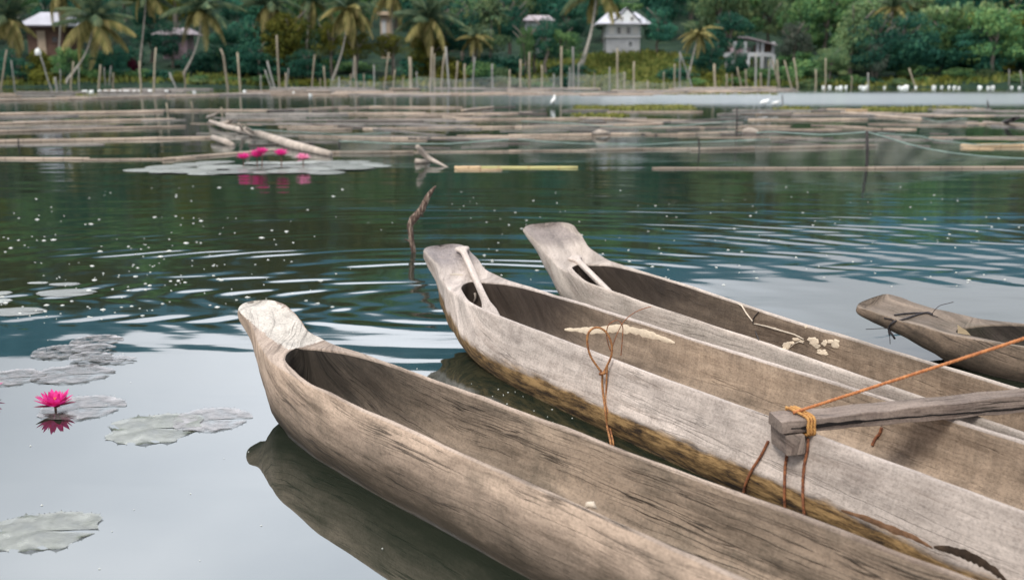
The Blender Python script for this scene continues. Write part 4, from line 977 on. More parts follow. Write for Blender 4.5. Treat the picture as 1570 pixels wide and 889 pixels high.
# white plastic floats
def float_mesh():
    b = MB(); b.tube([(-.5, 0, 0), (-.46, 0, 0), (-.36, 0, 0), (.30, 0, 0), (.40, 0, 0), (.46, 0, 0), (.54, 0, 0)], [.16, .26, .33, .33, .24, .12, .10], 10)
    o = b.build('float', M['white'], None, True); me = o.data; bpy.data.objects.remove(o); return me
FM = float_mesh()
def float_(px, py, spx):
    p = at(px, py, 0); k = spx*p.y/F
    o = link('plastic_float', FM, None, (p.x, p.y, .2*k)); o.scale = (k*rng.uniform(.8, 1.2), k*rng.uniform(.9, 1.2), k*rng.uniform(.9, 1.3)); o.rotation_euler = (rng.uniform(-.3, .3), rng.uniform(-.2, .2), rng.uniform(0, 3.1))
    tag(o, cat='float', group='white floats of the fish pens')
    FLOATS.append((o, 'white plastic float in the short row at left' if px < 300 else 'single white float on the far rafts' if px < 1000 else 'white plastic float in the long row near the right bank', px))
for x in (750, 770, 815, 890, 945, 1000, 1022, 1070, 1115, 1140, 1195, 1250, 1340, 1485): float_(x/5.815, 142.2, 6)
for x, y in ((298, 142.5), (375, 141.5), (450, 143.5), (476, 147)): float_(x, y, 5)
for x in (1262, 1272, 1283, 1289, 1297, 1303, 1312, 1319, 1324, 1329, 1338, 1351, 1356, 1364, 1373, 1378, 1383, 1389, 1404, 1422, 1432, 1444, 1455, 1460, 1463, 1470, 1484, 1502, 1505, 1515, 1522, 1528, 1533, 1546, 1551, 1558, 1563, 1136, 1200, 1209):
    float_(x, (134.5 if x > 1250 else 130.8) + rng.uniform(-1.2, 1.6), rng.uniform(4, 6.5))
name_row(FLOATS, 'from the left')

# nets
def netmat(name, col, dens):
    m, nt, N, L, P = newmat(name); P.inputs['Base Color'].default_value = tuple(col)+(1,); P.inputs['Roughness'].default_value = .9
    tr = nd(N, 'ShaderNodeBsdfTransparent'); mx = nd(N, 'ShaderNodeMixShader')
    tc = nd(N, 'ShaderNodeTexCoord'); ns = nd(N, 'ShaderNodeTexNoise', i_Scale=2.0, i_Detail=5.0); L.new(tc.outputs['Object'], ns.inputs['Vector'])
    r = ramp(N, [(.3, dens*.6), (.7, min(1, dens*1.35))]); L.new(ns.outputs['Fac'], r.inputs[0]); L.new(r.outputs[0], mx.inputs[0])
    L.new(tr.outputs[0], mx.inputs[1]); L.new(P.outputs[0], mx.inputs[2]); L.new(mx.outputs[0], N['Material Output'].inputs['Surface']); return m
M['net'] = netmat('grey fishing net', (.17, .175, .155), .32); M['net_pale'] = netmat('pale fine net', (.50, .52, .50), .16); M['netline'] = plain('net line', (.22, .30, .27), .8, .2)
NETS = []
def net(pts, D, mat='net', label=None, bottom=-.06, rope_r=.012):
    top = [atd(x, y, D) for x, y in pts]; c = Vector((top[0].x, D, 0)); P2 = []
    for a, b_ in zip(top, top[1:]): P2 += [a.lerp(b_, i/5) for i in range(5)]
    P2.append(top[-1]); b = MB(); vv = []
    for i, p in enumerate(P2):
        for k in range(5): t = k/4; vv.append((p.x-c.x, .12*math.sin(i*.7+k*.9)*(1-abs(t-.5)), lerp(p.z, bottom, t)))
    b.add(vv, [(i*5+k, i*5+k+1, (i+1)*5+k+1, (i+1)*5+k) for i in range(len(P2)-1) for k in range(4)])
    o = b.build('fishing_net', M[mat], None, True, c); tag(o, label, 'net', 'nets hanging in the fish pens')
    r = MB(); r.tube([(p.x-c.x, .12*math.sin(i*.7)*.5, p.z) for i, p in enumerate(P2)], rope_r, 5); r.build('head_rope', M['netline'], o, True)
    return o
D0 = at(1329, 252).y
net([(1329, 202), (1346, 207), (1369, 214), (1395, 222), (1420, 228), (1455, 234), (1506, 240), (1570, 243), (1650, 240)], D0, label='grey net sagging to the right from the dark stake')
net([(1160, 204), (1186, 202), (1222, 205), (1255, 206.5), (1290, 206), (1329, 202)], D0+1.1, label='grey net hanging left of the dark stake')
net([(1345, 204), (1410, 209), (1438, 216), (1500, 222), (1600, 219)], at(1400, 232).y, label='second grey net behind the sagging one at right')
net([(795, 214), (830, 217), (900, 221), (980, 222), (1050, 219), (1180, 214)], at(900, 233).y, label='low grey net along the middle pen')
net([(520, 217), (600, 220), (690, 221), (780, 214)], at(650, 236).y, label='low grey net left of the middle pen')
net([(385, 199), (450, 202), (520, 207), (600, 204)], at(480, 218).y, label='grey net behind the driftwood log')
net([(1413, 181), (1440, 187), (1470, 183), (1482, 182)], at(1450, 196).y, label='small grey net between the right-hand poles')
net([(800, 186), (880, 190), (960, 196), (1040, 193), (1128, 186)], at(950, 207).y, label='grey net in the back of the middle pen')
for i, (x0, x1, yt) in enumerate(((505, 640, 122), (640, 760, 118), (760, 862, 117), (870, 960, 112), (960, 1060, 124))):
    net([(x0, yt), ((x0+x1)/2, yt+5), (x1, yt)], 118-i*.8, 'net_pale', 'pale fine net between the far stakes, %s from the left' % ORD[i], rope_r=.01)

# floating weed
def weed(x0, y0, x1, y1, n, seed):
    rg2 = random.Random(seed); b = MB()
    for i in range(n):
        p = at(rg2.uniform(x0, x1), rg2.uniform(y0, y1)); leaf_quads(b, (p.x, p.y, .03), .25, .25, .09, 6, .18, rg2, .2)
    return tag(b.build('floating_weed', M['hyacinth']), kind='stuff')
weed(884, 164.5, 985, 169, 170, 1); weed(975, 163.5, 1062, 167, 130, 7); weed(1326, 166.5, 1400, 169, 90, 2); weed(1395, 166, 1490, 168.5, 90, 8); weed(1020, 143.5, 1190, 146, 160, 3); weed(1190, 166, 1240, 170, 50, 4); weed(120, 145, 150, 147, 30, 5); weed(880, 177, 960, 180, 60, 6)

# egrets
def egret(px, py, hpx, label, hunched=False, flip=1):
    p = at(px, py); k = hpx*p.y/F; root = empty('egret', (p.x, p.y, .12)); root.scale = (k*flip, k, k); tag(root, label, 'bird', 'white egrets on the fish pens')
    b = MB()
    if hunched: b.tube([(-.75, 0, .38), (-.5, 0, .5), (-.1, 0, .62), (.25, 0, .68), (.42, 0, .82), (.50, 0, .98), (.60, 0, 1.0), (.70, 0, .97)], [.03, .17, .29, .27, .15, .10, .09, .03], 10)
    else: b.tube([(-.32, 0, .18), (-.22, 0, .30), (-.05, 0, .48), (.06, 0, .66), (.08, 0, .80), (.05, 0, .92), (.10, 0, 1.0), (.19, 0, .98)], [.03, .12, .19, .15, .075, .06, .07, .02], 10)
    b.build('body', M['feather'], root, True)
    hx, hz = (.70, .97) if hunched else (.19, .98)
    b = MB(); b.tube([(hx-.03, 0, hz), (hx+.2, 0, hz-.04)], [.025, .004], 6); b.build('beak', M['beak'], root)
    for sy in (-.07, .07): b = MB(); b.tube([(-.02, sy, .4), (0, sy, -.1)], .018, 5); b.build('leg', M['darkleg'], root)
egret(849, 165, 15, 'white egret standing upright on a pole before the open water')
egret(1172, 166.5, 10, 'hunched white egret, the left one of the pair on the right pen', True); egret(1189, 167.2, 8.5, 'hunched white egret, the right one of the pair on the right pen', True)
# pale sack caught on the pen
b = MB(); p = at(1150, 206); k = p.y/F
b.tube([(-12*k, 0, 2*k), (-9*k, 0, 4*k), (-3*k, 0, 5*k), (4*k, 0, 4.4*k), (10*k, 0, 3*k), (13*k, 0, 1.5*k)], [1*k, 4*k, 5.5*k, 5*k, 3.6*k, .8*k], 9)
tag(b.build('sack', M['feather' if False else 'drift'], None, True, p), 'pale crumpled sack lying on the poles of the right pen', 'sack')

# ------------------------------------------------------------------ water lilies
def padmat(name, c0, c1, rough, film=0.0):
    m, nt, N, L, P = newmat(name); tc = nd(N, 'ShaderNodeTexCoord'); oi = nd(N, 'ShaderNodeObjectInfo')
    ns = nd(N, 'ShaderNodeTexNoise', i_Scale=14.0, i_Detail=6.0); L.new(tc.outputs['Object'], ns.inputs['Vector'])
    sp = nd(N, 'ShaderNodeSeparateXYZ'); L.new(tc.outputs['Object'], sp.inputs[0])
    an = math_(N, L, 'ARCTAN2', sp.outputs['Y'], sp.outputs['X']); v = math_(N, L, 'SINE', math_(N, L, 'MULTIPLY', an, 15.0)); v = math_(N, L, 'POWER', math_(N, L, 'ABSOLUTE', v), 14.0)
    r = ramp(N, [(.3, c0), (.7, c1)]); L.new(ns.outputs['Fac'], r.inputs[0]); c = mixc(N, L, math_(N, L, 'MULTIPLY', v, .06), r.outputs[0], tuple(min(1, q*1.9) for q in c1))
    rv = math_(N, L, 'MULTIPLY_ADD', oi.outputs['Random'], .8); N[-1].inputs[2].default_value = .55; c = mixc(N, L, 1.0, c, rv, 'MULTIPLY')
    L.new(c, P.inputs['Base Color']); P.inputs['Roughness'].default_value = rough; P.inputs['Specular IOR Level'].default_value = .5; P.inputs['IOR'].default_value = 2.0
    b_ = nd(N, 'ShaderNodeBump', i_Strength=.22, i_Distance=.002); L.new(math_(N, L, 'ADD', math_(N, L, 'MULTIPLY', v, .25), ns.outputs['Fac']), b_.inputs['Height']); L.new(b_.outputs[0], P.inputs['Normal'])
    if film:                                # parts of the leaf lie just under a film of water
        tr = nd(N, 'ShaderNodeBsdfTransparent'); mx = nd(N, 'ShaderNodeMixShader'); n2 = nd(N, 'ShaderNodeTexNoise', i_Scale=2.2, i_Detail=4.0); L.new(tc.outputs['Object'], n2.inputs['Vector'])
        r2 = ramp(N, [(.35, 0.0), (.65, film)]); L.new(n2.outputs['Fac'], r2.inputs[0]); L.new(r2.outputs[0], mx.inputs[0]); L.new(P.outputs[0], mx.inputs[1]); L.new(tr.outputs[0], mx.inputs[2]); L.new(mx.outputs[0], N['Material Output'].inputs['Surface'])
    return m
M['pad'] = padmat('lily pad', (.11, .135, .08), (.21, .225, .155), .22, .55); M['pad_red'] = padmat('reddish lily pad', (.095, .082, .080), (.17, .15, .145), .10, .95)
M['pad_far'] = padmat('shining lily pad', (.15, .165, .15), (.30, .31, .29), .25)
M['pad_rim'] = plain('pad teeth', (.03, .02, .02), .6)
def pad_mesh(seed, mat, crink=.1, teeth=True, nn=60):
    rg2 = random.Random(seed); b = MB(); vv = []; n = nn; rings = (0, .3, .6, .82, .94, 1.0)
    for k, rr in enumerate(rings):
        for i in range(n+1):
            a = .10+(2*math.pi-.20)*i/n; q = rr*(1+crink*(noise.noise(Vector((math.cos(a)*2, math.sin(a)*2, seed)))+.4*noise.noise(Vector((math.cos(a)*6, math.sin(a)*6, seed)))))
            z = .0025 + rr*rr*((.009 if crink > .2 else .002)*noise.noise(Vector((math.cos(a)*3*rr, math.sin(a)*3*rr, seed+9))))
            if k == 5: q *= (1+.02*(i % 2)); z += .002 if teeth and i % 2 else 0
            vv.append((q*math.cos(a), q*math.sin(a), z))
    b.add(vv, [(k*(n+1)+i, (k+1)*(n+1)+i, (k+1)*(n+1)+i+1, k*(n+1)+i+1) for k in range(len(rings)-1) for i in range(n)])
    if teeth:
        for i in range(0, n, 1):
            p = Vector(vv[5*(n+1)+i]); d = Vector((p.x, p.y, 0)).normalized(); t = Vector((-d.y, d.x, 0))*.010
            if rg2.random() < .75: b.add([p-t, p+t, p+d*.014*rg2.uniform(.5, 1.2)+Vector((0, 0, .003))], [(0, 1, 2)], 1)
    o = b.build('lily_pad', [mat, M['pad_rim']], None, True); me = o.data; bpy.data.objects.remove(o); return me
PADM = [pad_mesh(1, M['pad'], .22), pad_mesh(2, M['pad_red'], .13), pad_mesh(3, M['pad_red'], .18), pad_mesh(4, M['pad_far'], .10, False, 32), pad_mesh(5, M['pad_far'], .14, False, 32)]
def pad(x0, x1, yc, mi, label=None, cat='lily pad', asp=1.0, z=0.0, rot=None):
    c = at((x0+x1)/2, yc, z); r = (x1-x0)*c.y/F/2*1.0/math.cos(PITCH)*.98
    o = link('lily_pad', PADM[mi], None, (c.x, c.y, z)); o.scale = (r, r*asp, 1); o.rotation_euler = (0, 0, 0)
    if rot is not None and asp == 1.0: o.rotation_euler.z = rot
    tag(o, label, cat, 'lily pads floating on the lake'); return o
pad(-20, 154, 814, 0, 'large green lily pad with ragged curled edge, nearest the camera', asp=.85)
pad(165, 310, 657, 0, 'pale green lily pad with torn veined surface left of the front canoe', asp=1.0)
pad(265, 385, 643, 1, 'flat lily pad with dark toothed edge touching the torn one', asp=.95)
pad(62, 190, 625, 1, 'reddish lily pad under the pink water lily', asp=.95)
pad(48, 172, 574, 2, 'lily pad behind the pink water lily with a row of dark teeth', asp=.85)
pad(-30, 66, 579, 2, 'lily pad cut by the left picture edge behind the pink water lily', asp=.95)
pad(50, 140, 539, 1, 'smooth lily pad leading the middle cluster at left', asp=.9, z=.004)
pad(110, 176, 535, 2, 'small lily pad in the middle cluster at left', asp=.9, z=.010)
pad(106, 172, 547, 1, 'folded lily pad with a dark crease in the middle cluster', asp=.8, z=.015)
pad(136, 208, 551, 2, 'toothed lily pad ending the middle cluster at left', asp=.55, z=.006)
pad(108, 186, 523, 1, 'lily pad at the back of the middle cluster', asp=1.0)
pad(56, 147, 449, 3, 'oval white-shining lily pad out beyond the cluster', asp=.62)
pad(-24, 70, 478, 3, 'lily pad with a brown patch at the left picture edge', asp=.62)
pad(-20, 18, 450, 3, 'upper of two small pads cut by the left edge', asp=.8)
pad(-22, 18, 462, 3, 'lower of two small pads cut by the left edge', asp=.8)
pad(75, 124, 436, 3, 'thin lily pad just behind the oval shining one', asp=.5)
pad(42, 74, 434, 4, 'narrow lily pad farthest out at left', asp=.5)
rg = random.Random(21); far = []
spots = [(225, 261, 84), (262, 256, 90), (300, 252, 80), (290, 262, 96), (340, 256, 90), (352, 264, 84), (385, 258, 88), (410, 263, 92), (432, 255, 80), (455, 262, 90), (470, 255, 76), (495, 259, 88), (520, 253, 80), (540, 257, 84), (560, 252, 70), (575, 255, 60), (330, 249, 70), (405, 250, 74),
         (445, 250, 70), (480, 249, 66), (510, 248.5, 60), (545, 248.5, 56), (500, 265, 70), (318, 266, 70), (440, 263, 80), (255, 263, 60)]
for i, (x, y, w) in enumerate(spots):
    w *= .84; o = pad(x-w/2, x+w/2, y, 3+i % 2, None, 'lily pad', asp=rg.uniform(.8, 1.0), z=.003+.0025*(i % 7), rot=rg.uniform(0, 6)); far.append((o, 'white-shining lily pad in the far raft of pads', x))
name_row(far, 'from the left')
def petal_mat(name, c0, c1):
    m, nt, N, L, P = newmat(name); tc = nd(N, 'ShaderNodeTexCoord'); ns = nd(N, 'ShaderNodeTexNoise', i_Scale=40.0, i_Detail=3.0); L.new(tc.outputs['Object'], ns.inputs['Vector'])
    r = ramp(N, [(.35, c0), (.65, c1)]); L.new(ns.outputs['Fac'], r.inputs[0]); L.new(r.outputs[0], P.inputs['Base Color']); P.inputs['Roughness'].default_value = .5
    tr = nd(N, 'ShaderNodeBsdfTranslucent'); L.new(r.outputs[0], tr.inputs[0]); mx = nd(N, 'ShaderNodeMixShader'); mx.inputs[0].default_value = .35
    L.new(P.outputs[0], mx.inputs[1]); L.new(tr.outputs[0], mx.inputs[2]); L.new(mx.outputs[0], N['Material Output'].inputs['Surface']); return m
M['petal'] = petal_mat('magenta petals', (.62, .015, .19), (.85, .06, .38)); M['petal_pale'] = petal_mat('pink petals', (.80, .22, .42), (.88, .38, .55))
M['sepal'] = plain('sepal', (.16, .02, .05), .6, .2, 20); M['stamen'] = plain('stamens', (.80, .35, .08), .6, .2, 30); M['stem'] = plain('lily stem', (.12, .06, .04), .6)
def petals(b, n, L_, w, tilt, off, rg2, curl=.3):
    for i in range(n):
        a = off+2*math.pi*i/n+rg2.uniform(-.08, .08); tl = R(tilt+rg2.uniform(-6, 6)); ln = L_*rg2.uniform(.9, 1.06)
        ca, sa = math.cos(a), math.sin(a); vv = []; m = 7
        for k in range(m+1):
            t = k/m; wd = w*math.sin(math.pi*min(1, .10+.9*t)**.8)**.8*(1 if t < .999 else .05); th = tl+curl*t*t
            rad = .012+ln*(t*math.cos(tl)-.10*t*t*math.sin(tl)*curl); z = ln*(t*math.sin(tl)+curl*.35*t*t)
            for s_ in (-1, 0, 1): vv.append((rad*ca-s_*wd*sa, rad*sa+s_*wd*ca, z+abs(s_)*wd*.35))
        b.add(vv, [(k*3+j, k*3+j+1, (k+1)*3+j+1, (k+1)*3+j) for k in range(m) for j in (0, 1)])
def lily(mat, seed=3):
    rg2 = random.Random(seed); root = empty('water_lily')
    b = MB(); petals(b, 10, .092, .017, 22, 0, rg2); petals(b, 10, .088, .016, 40, .3, rg2); petals(b, 8, .076, .014, 60, .1, rg2); b.build('petals', M[mat], root, True)
    b = MB(); petals(b, 5, .088, .018, 10, .2, rg2); b.build('sepals', M['sepal'], root, True)
    b = MB()
    for i in range(26): a = i*2.4; r_ = .004+.0009*i; b.tube([(math.cos(a)*r_*.5, math.sin(a)*r_*.5, .008), (math.cos(a)*r_, math.sin(a)*r_, .04)], [.002, .0015], 4)
    b.build('stamens', M['stamen'], root)
    b = MB(); b.tube([(0, 0, .012), (.005, 0, -.08), (.02, 0, -.25)], .006, 6); b.build('stem', M['stem'], root, True)
    return root
L1 = lily('petal'); L1.location = at(85, 629); L1.location.z = .022; L1.scale = (1.0, 1.0, 1.0)
tag(L1, 'open magenta water lily floating beside its pad', 'water lily', 'pink water lilies')
for (x, y, zz, s_, m_, lab) in ((-27, 608, .02, 1.0, 0, 'magenta water lily cut by the left picture edge'), (374, 256, .14, 1.5, 0, 'leftmost pink lily over the far pads'), (395, 256, .17, 1.8, 0, 'largest pink lily in the far clump'),
                           (403, 257, .25, 1.4, 0, 'pink lily peeping over the largest far one'), (432, 257, .21, 1.6, 0, 'pink lily raised on a stem above the far pads'), (465, 257, .14, 1.6, 1, 'palest pink lily, rightmost over the far pads')):
    if m_: o = lily('petal_pale', 9)
    else: o = copy_tree(L1)
    p = at(x, y); o.location = (p.x, p.y, zz); o.scale = (s_,)*3; o.rotation_euler = (0, 0, rng.uniform(0, 6)); tag(o, lab, 'water lily', 'pink water lilies')
# curled dark leaf beside the pale lily
b = MB(); c = at(462, 254); b.add([(-.16, 0, .01), (-.08, -.03, .07), (.02, -.04, .09), (.14, -.02, .03), (.16, .04, .01), (-.05, .08, .10)], [(0, 1, 5), (1, 2, 5), (2, 3, 4, 5)])
tag(b.build('curled_leaf', M['sepal'], None, False, c), 'dark curled lily leaf standing up among the far pads', 'leaf')
# flecks of foam and fallen petals drifting on the water
b = MB(); rg = random.Random(4)
def fleck(px, py, r):
    c = at(px, py, 0); n = rg.randint(6, 9); a0 = rg.uniform(0, 6); rr = [r*rg.uniform(.6, 1.2) for _ in range(n)]
    ring = [(c.x+math.cos(a0+i*6.283/n)*rr[i]*1.3, c.y+math.sin(a0+i*6.283/n)*rr[i], .0015) for i in range(n)]
    b.add(ring+[(c.x, c.y, .003+r*.35)], [(i, (i+1) % n, n) for i in range(n)])
for i in range(330):
    t = rg.random()**.8; py = 285+t*205; px = rg.gauss(190, 190)
    if px < -10 or px > 690 or noise.noise(Vector((px*.012, py*.03, 2))) < -.12+rg.uniform(-.25, .1): continue
    fleck(px, py, rg.choice([.004, .005, .006, .007, .009, .012, .018])*(1.25 if py < 400 else 1))
for i in range(130): fleck(rg.uniform(680, 1570), rg.uniform(285, 440), rg.choice([.006, .009, .013]))
for i in range(40): fleck(rg.uniform(700, 900), rg.uniform(575, 660), rg.choice([.002, .003, .004]))
for i in range(26): fleck(rg.uniform(0, 640), rg.uniform(490, 880), rg.choice([.002, .003, .004]))
tag(b.build('foam', plain('foam', (.60, .61, .57), .6, .1)), kind='stuff')

# ------------------------------------------------------------------ beam, ropes, paddles, small things on the canoes
ORIG = Vector((0, 0, CAM_H))
def hit(k, px, py, off=.004, y=None):
    h = CAN[k][1].ray_cast(ORIG, ray(px, py).normalized())
    if h[0] is None: return atd(px, py, y) if y else None
    n = h[1] if h[1].dot(ray(px, py)) < 0 else -h[1]
    return h[0] + n*off
def ropemat(name, c0, c1, pitch=170):
    m, nt, N, L, P = newmat(name); tc = nd(N, 'ShaderNodeTexCoord'); ns = nd(N, 'ShaderNodeTexNoise', i_Scale=60.0, i_Detail=4.0); L.new(tc.outputs['Object'], ns.inputs['Vector'])
    r = ramp(N, [(.35, c0), (.65, c1)]); L.new(ns.outputs['Fac'], r.inputs[0]); L.new(r.outputs[0], P.inputs['Base Color']); P.inputs['Roughness'].default_value = .75; return m
M['rope_orange'] = ropemat('orange rope', (.34, .11, .035), (.54, .22, .08)); M['rope_rust'] = ropemat('rusty brown rope', (.10, .03, .015), (.30, .11, .04)); M['rope_tan'] = ropemat('golden brown rope', (.17, .06, .025), (.42, .20, .07))
M['rope_yellow'] = ropemat('yellow rope', (.36, .16, .045), (.56, .30, .09)); M['cord_black'] = ropemat('black cord', (.012, .010, .012), (.035, .028, .03))
def resample(pts, step):
    pts = [Vector(p) for p in pts]; out = []; n = len(pts)
    for i in range(n-1):
        p0, p1, p2, p3 = pts[max(0, i-1)], pts[i], pts[i+1], pts[min(n-1, i+2)]; k = max(2, int((p2-p1).length/step))
        for j in range(k):
            t = j/k; out.append(.5*((2*p1)+(p2-p0)*t+(2*p0-5*p1+4*p2-p3)*t*t+(3*p1-p0-3*p2+p3)*t**3))
    return out+[pts[-1]]
def rope(name, pts, r, mat, label=None, cat='rope', twist=True, parent=None, b=None, group=None):
    P = resample(pts, max(.004, r*1.1)); own = b is None
    if own: b = MB()
    if twist:
        for ph in (0, 2.094, 4.189):
            q = []; acc = 0; up = Vector((.3, .4, .86))
            for i, p in enumerate(P):
                if i: acc += (p-P[i-1]).length
                t = (P[min(i+1, len(P)-1)]-P[max(i-1, 0)]).normalized(); a = t.cross(up).normalized(); e = a.cross(t); an = acc/(r*7)*6.283+ph
                q.append(p+(a*math.cos(an)+e*math.sin(an))*r*.5)
            b.tube(q, r*.62, 5)
    else: b.tube(P, r, 6)
    if own:
        o = b.build(name, mat, parent, True)
        if label: tag(o, label, cat, group)
        return o
# the squared timber lying across the canoes
wb = wood('weathered timber', (.31, .245, .205), (.105, .078, .066), grain=1.2, crack=1.0, stain=(.055, .03, .035), stain_amt=.5, rough=.85)
zb = .338
FBL, FBR = at(1200, 666, zb), at(1570, 632, zb); FTL, FTR = atd(1200, 648, FBL.y), atd(1570, 607, FBR.y)
BTL, BTR = at(1178, 631, FTL.z), at(1570, 595, FTR.z); BBL, BBR = Vector((BTL.x, BTL.y, zb)), Vector((BTR.x, BTR.y, zb))
for v0, v1 in ((FBL, FBR), (FTL, FTR), (BTL, BTR), (BBL, BBR)): v1 += (v1-v0)*.55
def quadbeam(b, q0, q1, n, amp, seed, bev=.004):
    """loft from corner ring q0 to q1 with worn edges; returns uv list"""
    vv, uv = [], []
    def ring(c):
        out = []
        for i in range(4):
            a, p, nx = c[i-1], c[i], c[(i+1) % 4]; e1 = (a-p).normalized()*bev; e2 = (nx-p).normalized()*bev
            for k in (1, .35): out.append(p+e1*k+e2*(1-k)*.3)
            for k in (.35, 1): out.append(p+e2*k+e1*(1-k)*.3)
        return out
    for j in range(n+1):
        t = j/n; c = [q0[i].lerp(q1[i], t) for i in range(4)]; rr = ring(c); ar = 0
        for i, p in enumerate(rr):
            nz = Vector((noise.noise(p*9+Vector((seed, 0, 0))), noise.noise(p*9+Vector((0, seed, 5))), noise.noise(p*11+Vector((3, 0, seed)))))*amp
            if i: ar += (p-rr[i-1]).length
            vv.append(p+nz); uv.append(((c[0]-q0[0]).length+seed, ar+seed))
    m = 16; f = [(j*m+i, j*m+(i+1) % m, (j+1)*m+(i+1) % m, (j+1)*m+i) for j in range(n) for i in range(m)] + [tuple(range(m-1, -1, -1)), tuple(n*m+i for i in range(m))]
    b.add(vv, f); return uv
def build_uv(b, uv, name, mat, parent=None, loc=None):
    o = b.build(name, mat, parent, False, loc); ul = o.data.uv_layers.new(name='UVMap')
    for lp in o.data.loops: ul.data[lp.index].uv = uv[lp.vertex_index]
    bm = bmesh.new(); bm.from_mesh(o.data); bmesh.ops.recalc_face_normals(bm, faces=bm.faces); bm.to_mesh(o.data); bm.free(); return o
org = FBL.copy()
b = MB(); uv = quadbeam(b, [p-org for p in (FBL, FTL, BTL, BBL)], [p-org for p in (FBR, FTR, BTR, BBR)], 40, .006, 1.0)
beam = build_uv(b, uv, 'timber_beam', wb, None, org); tag(beam, 'squared weathered timber laid across the two pale canoes', 'timber')
# split running along its front face
b = MB(); vv = []
for i in range(61):
    t = .02+.70*i/60; lo, hi = FBL.lerp(FBR, t), FTL.lerp(FTR, t); f = .40+.16*math.sin(t*7+.4)*.6+.07*noise.noise(Vector((t*30, 0, 0))); w = (.0035 if t > .2 else .007 if t > .05 else .003)*(1+.5*noise.noise(Vector((t*40, 3, 0))))
    c = lo.lerp(hi, f)-org; vv += [c+Vector((0, -.0065, -w)), c+Vector((0, -.0065, w))]
b.add(vv, [(2*i, 2*i+2, 2*i+3, 2*i+1) for i in range(60)]); b.build('split', plain('dark split', (.012, .010, .010), 1, .1), beam)
# hooked block under its end
d0 = Vector((0, 0, 0)); A = [at(1206, 667, zb-.003), at(1234, 664, zb-.003)]
fy = FBL.y+.004
b0 = [atd(1205, 668, fy), atd(1234, 665.5, fy), atd(1234, 695, fy), atd(1206, 698, fy)]; bk = (BTL-FTL)*1.1
b = MB(); uv = quadbeam(b, [p-org+Vector((0, 0, -.002)) for p in (b0[3], b0[0], b0[1], b0[2])], [p-org+bk*.96+Vector((0, 0, -.002)) for p in (b0[3], b0[0], b0[1], b0[2])], 6, .002, 5.0)
blk = build_uv(b, uv, 'block', wb, beam, (0, 0, 0))
# orange rope from the timber away to the right, its lashing and the strands below
T = lambda t, f: (FTL.lerp(FTR, t)).lerp(BTL.lerp(BTR, t), f)
tk = Vector((0, 0, .008))
p0 = T(.045, .55)+tk; e = atd(1570, 517, 3.15); e2 = p0+(e-p0)*3.0
rope('taut_rope', [p0, p0.lerp(e2, .3)+Vector((0, 0, -.004)), p0.lerp(e2, .65)+Vector((0, 0, -.003)), e2], .0056, M['rope_orange'], 'taut orange rope running from the timber up to the right')
b = MB(); r_ = .0058
for k, (ta, tb) in enumerate(((.045, .062), (.056, .070), (.064, .078))):
    top_b, top_f = T(ta, 1.0)+tk, T(tb, 0)+Vector((0, -.004, .007)); bot = FBL.lerp(FBR, tb)+Vector((0, -.006, -.008)); botb = BBL.lerp(BBR, ta)+Vector((0, .006, -.006))
    rope('', [botb, T(ta, 1.0)+Vector((0, .006, .002)), top_b, T((ta+tb)/2, .5)+Vector((0, 0, .011)), top_f, top_f.lerp(bot, .5)+Vector((0, -.005, 0)), bot, bot.lerp(botb, .5)+Vector((0, 0, -.008)), botb], r_, None, b=b)
tag(b.build('lashing', M['rope_yellow'], None, True), 'yellow rope lashing wound round the timber end', 'rope')
def hull_pts(k, px, off): return [q for q in (hit(k, x, y, off) for x, y in px) if q]
s1 = hull_pts(2, [(1241, 672), (1240, 690), (1235, 715), (1233, 745), (1234, 775), (1237, 795)], .008)
rope('rope_strand', s1, .0055, M['rope_rust'], 'rust brown rope hanging from the timber, rightmost of three', group='rope strands below the timber')
s2 = hull_pts(2, [(1209, 694), (1206, 715), (1205, 740), (1205, 765), (1207, 785)], .008)
rope('rope_strand', s2, .0055, M['rope_rust'], 'rust brown rope hanging from the timber, middle of three', group='rope strands below the timber')
s3 = hull_pts(2, [(1180, 676), (1168, 700), (1154, 722), (1145, 742), (1141, 760)], .008)
rope('rope_strand', s3, .0055, M['rope_rust'], 'slanting rust brown rope at the timber end, leftmost of three', group='rope strands below the timber')
# loop of twisted rope standing up beside the pale canoe
yr = hit(2, 936, 553, 0).y
lw = [at(937, 690, -.02), at(936, 678, .02)] + hull_pts(2, [(934, 655), (931, 633), (928, 610), (926, 592)], .010)
kn = atd(923, 573, yr-.03)
lp = [atd(x, y, yr-.03) for x, y in ((916, 562), (906, 547), (901, 530), (901, 514), (907, 505), (916, 502), (926, 506), (933, 515), (938, 530), (937, 546), (931, 560), (925, 572))]
b = MB(); rope('', lw+[kn]+lp, .0052, None, b=b); rope('', [q+Vector((.012, .004, 0)) for q in lw[:5]]+[lp[-2]], .0045, None, b=b); b.tube(resample([kn+Vector((-.010, 0, 0)), kn+Vector((.002, -.01, .004)), kn+Vector((.012, 0, .006))], .004), .008, 6)
tag(b.build('rope_loop', M['rope_tan'], None, True), 'stiff loop of twisted golden brown rope beside the pale grey canoe', 'rope')
W = lambda l, dy=0.0: [atd(x, y, yr-.02+dy) for x, y in l]
b = MB(); b.tube(resample(W([(936, 538), (932, 525), (930, 512), (932, 500), (938, 494), (946, 491), (952, 495), (955, 504), (954, 522), (952, 545)]), .006), .0024, 5); b.tube(resample(W([(938, 535), (944, 517), (951, 502), (957, 492), (970, 481), (984, 474), (998.5, 470)]), .006), .0020, 5)
tag(b.build('thin_cord', M['rope_rust'], None, True), 'thin dark cord tangled behind the rope loop', 'cord')
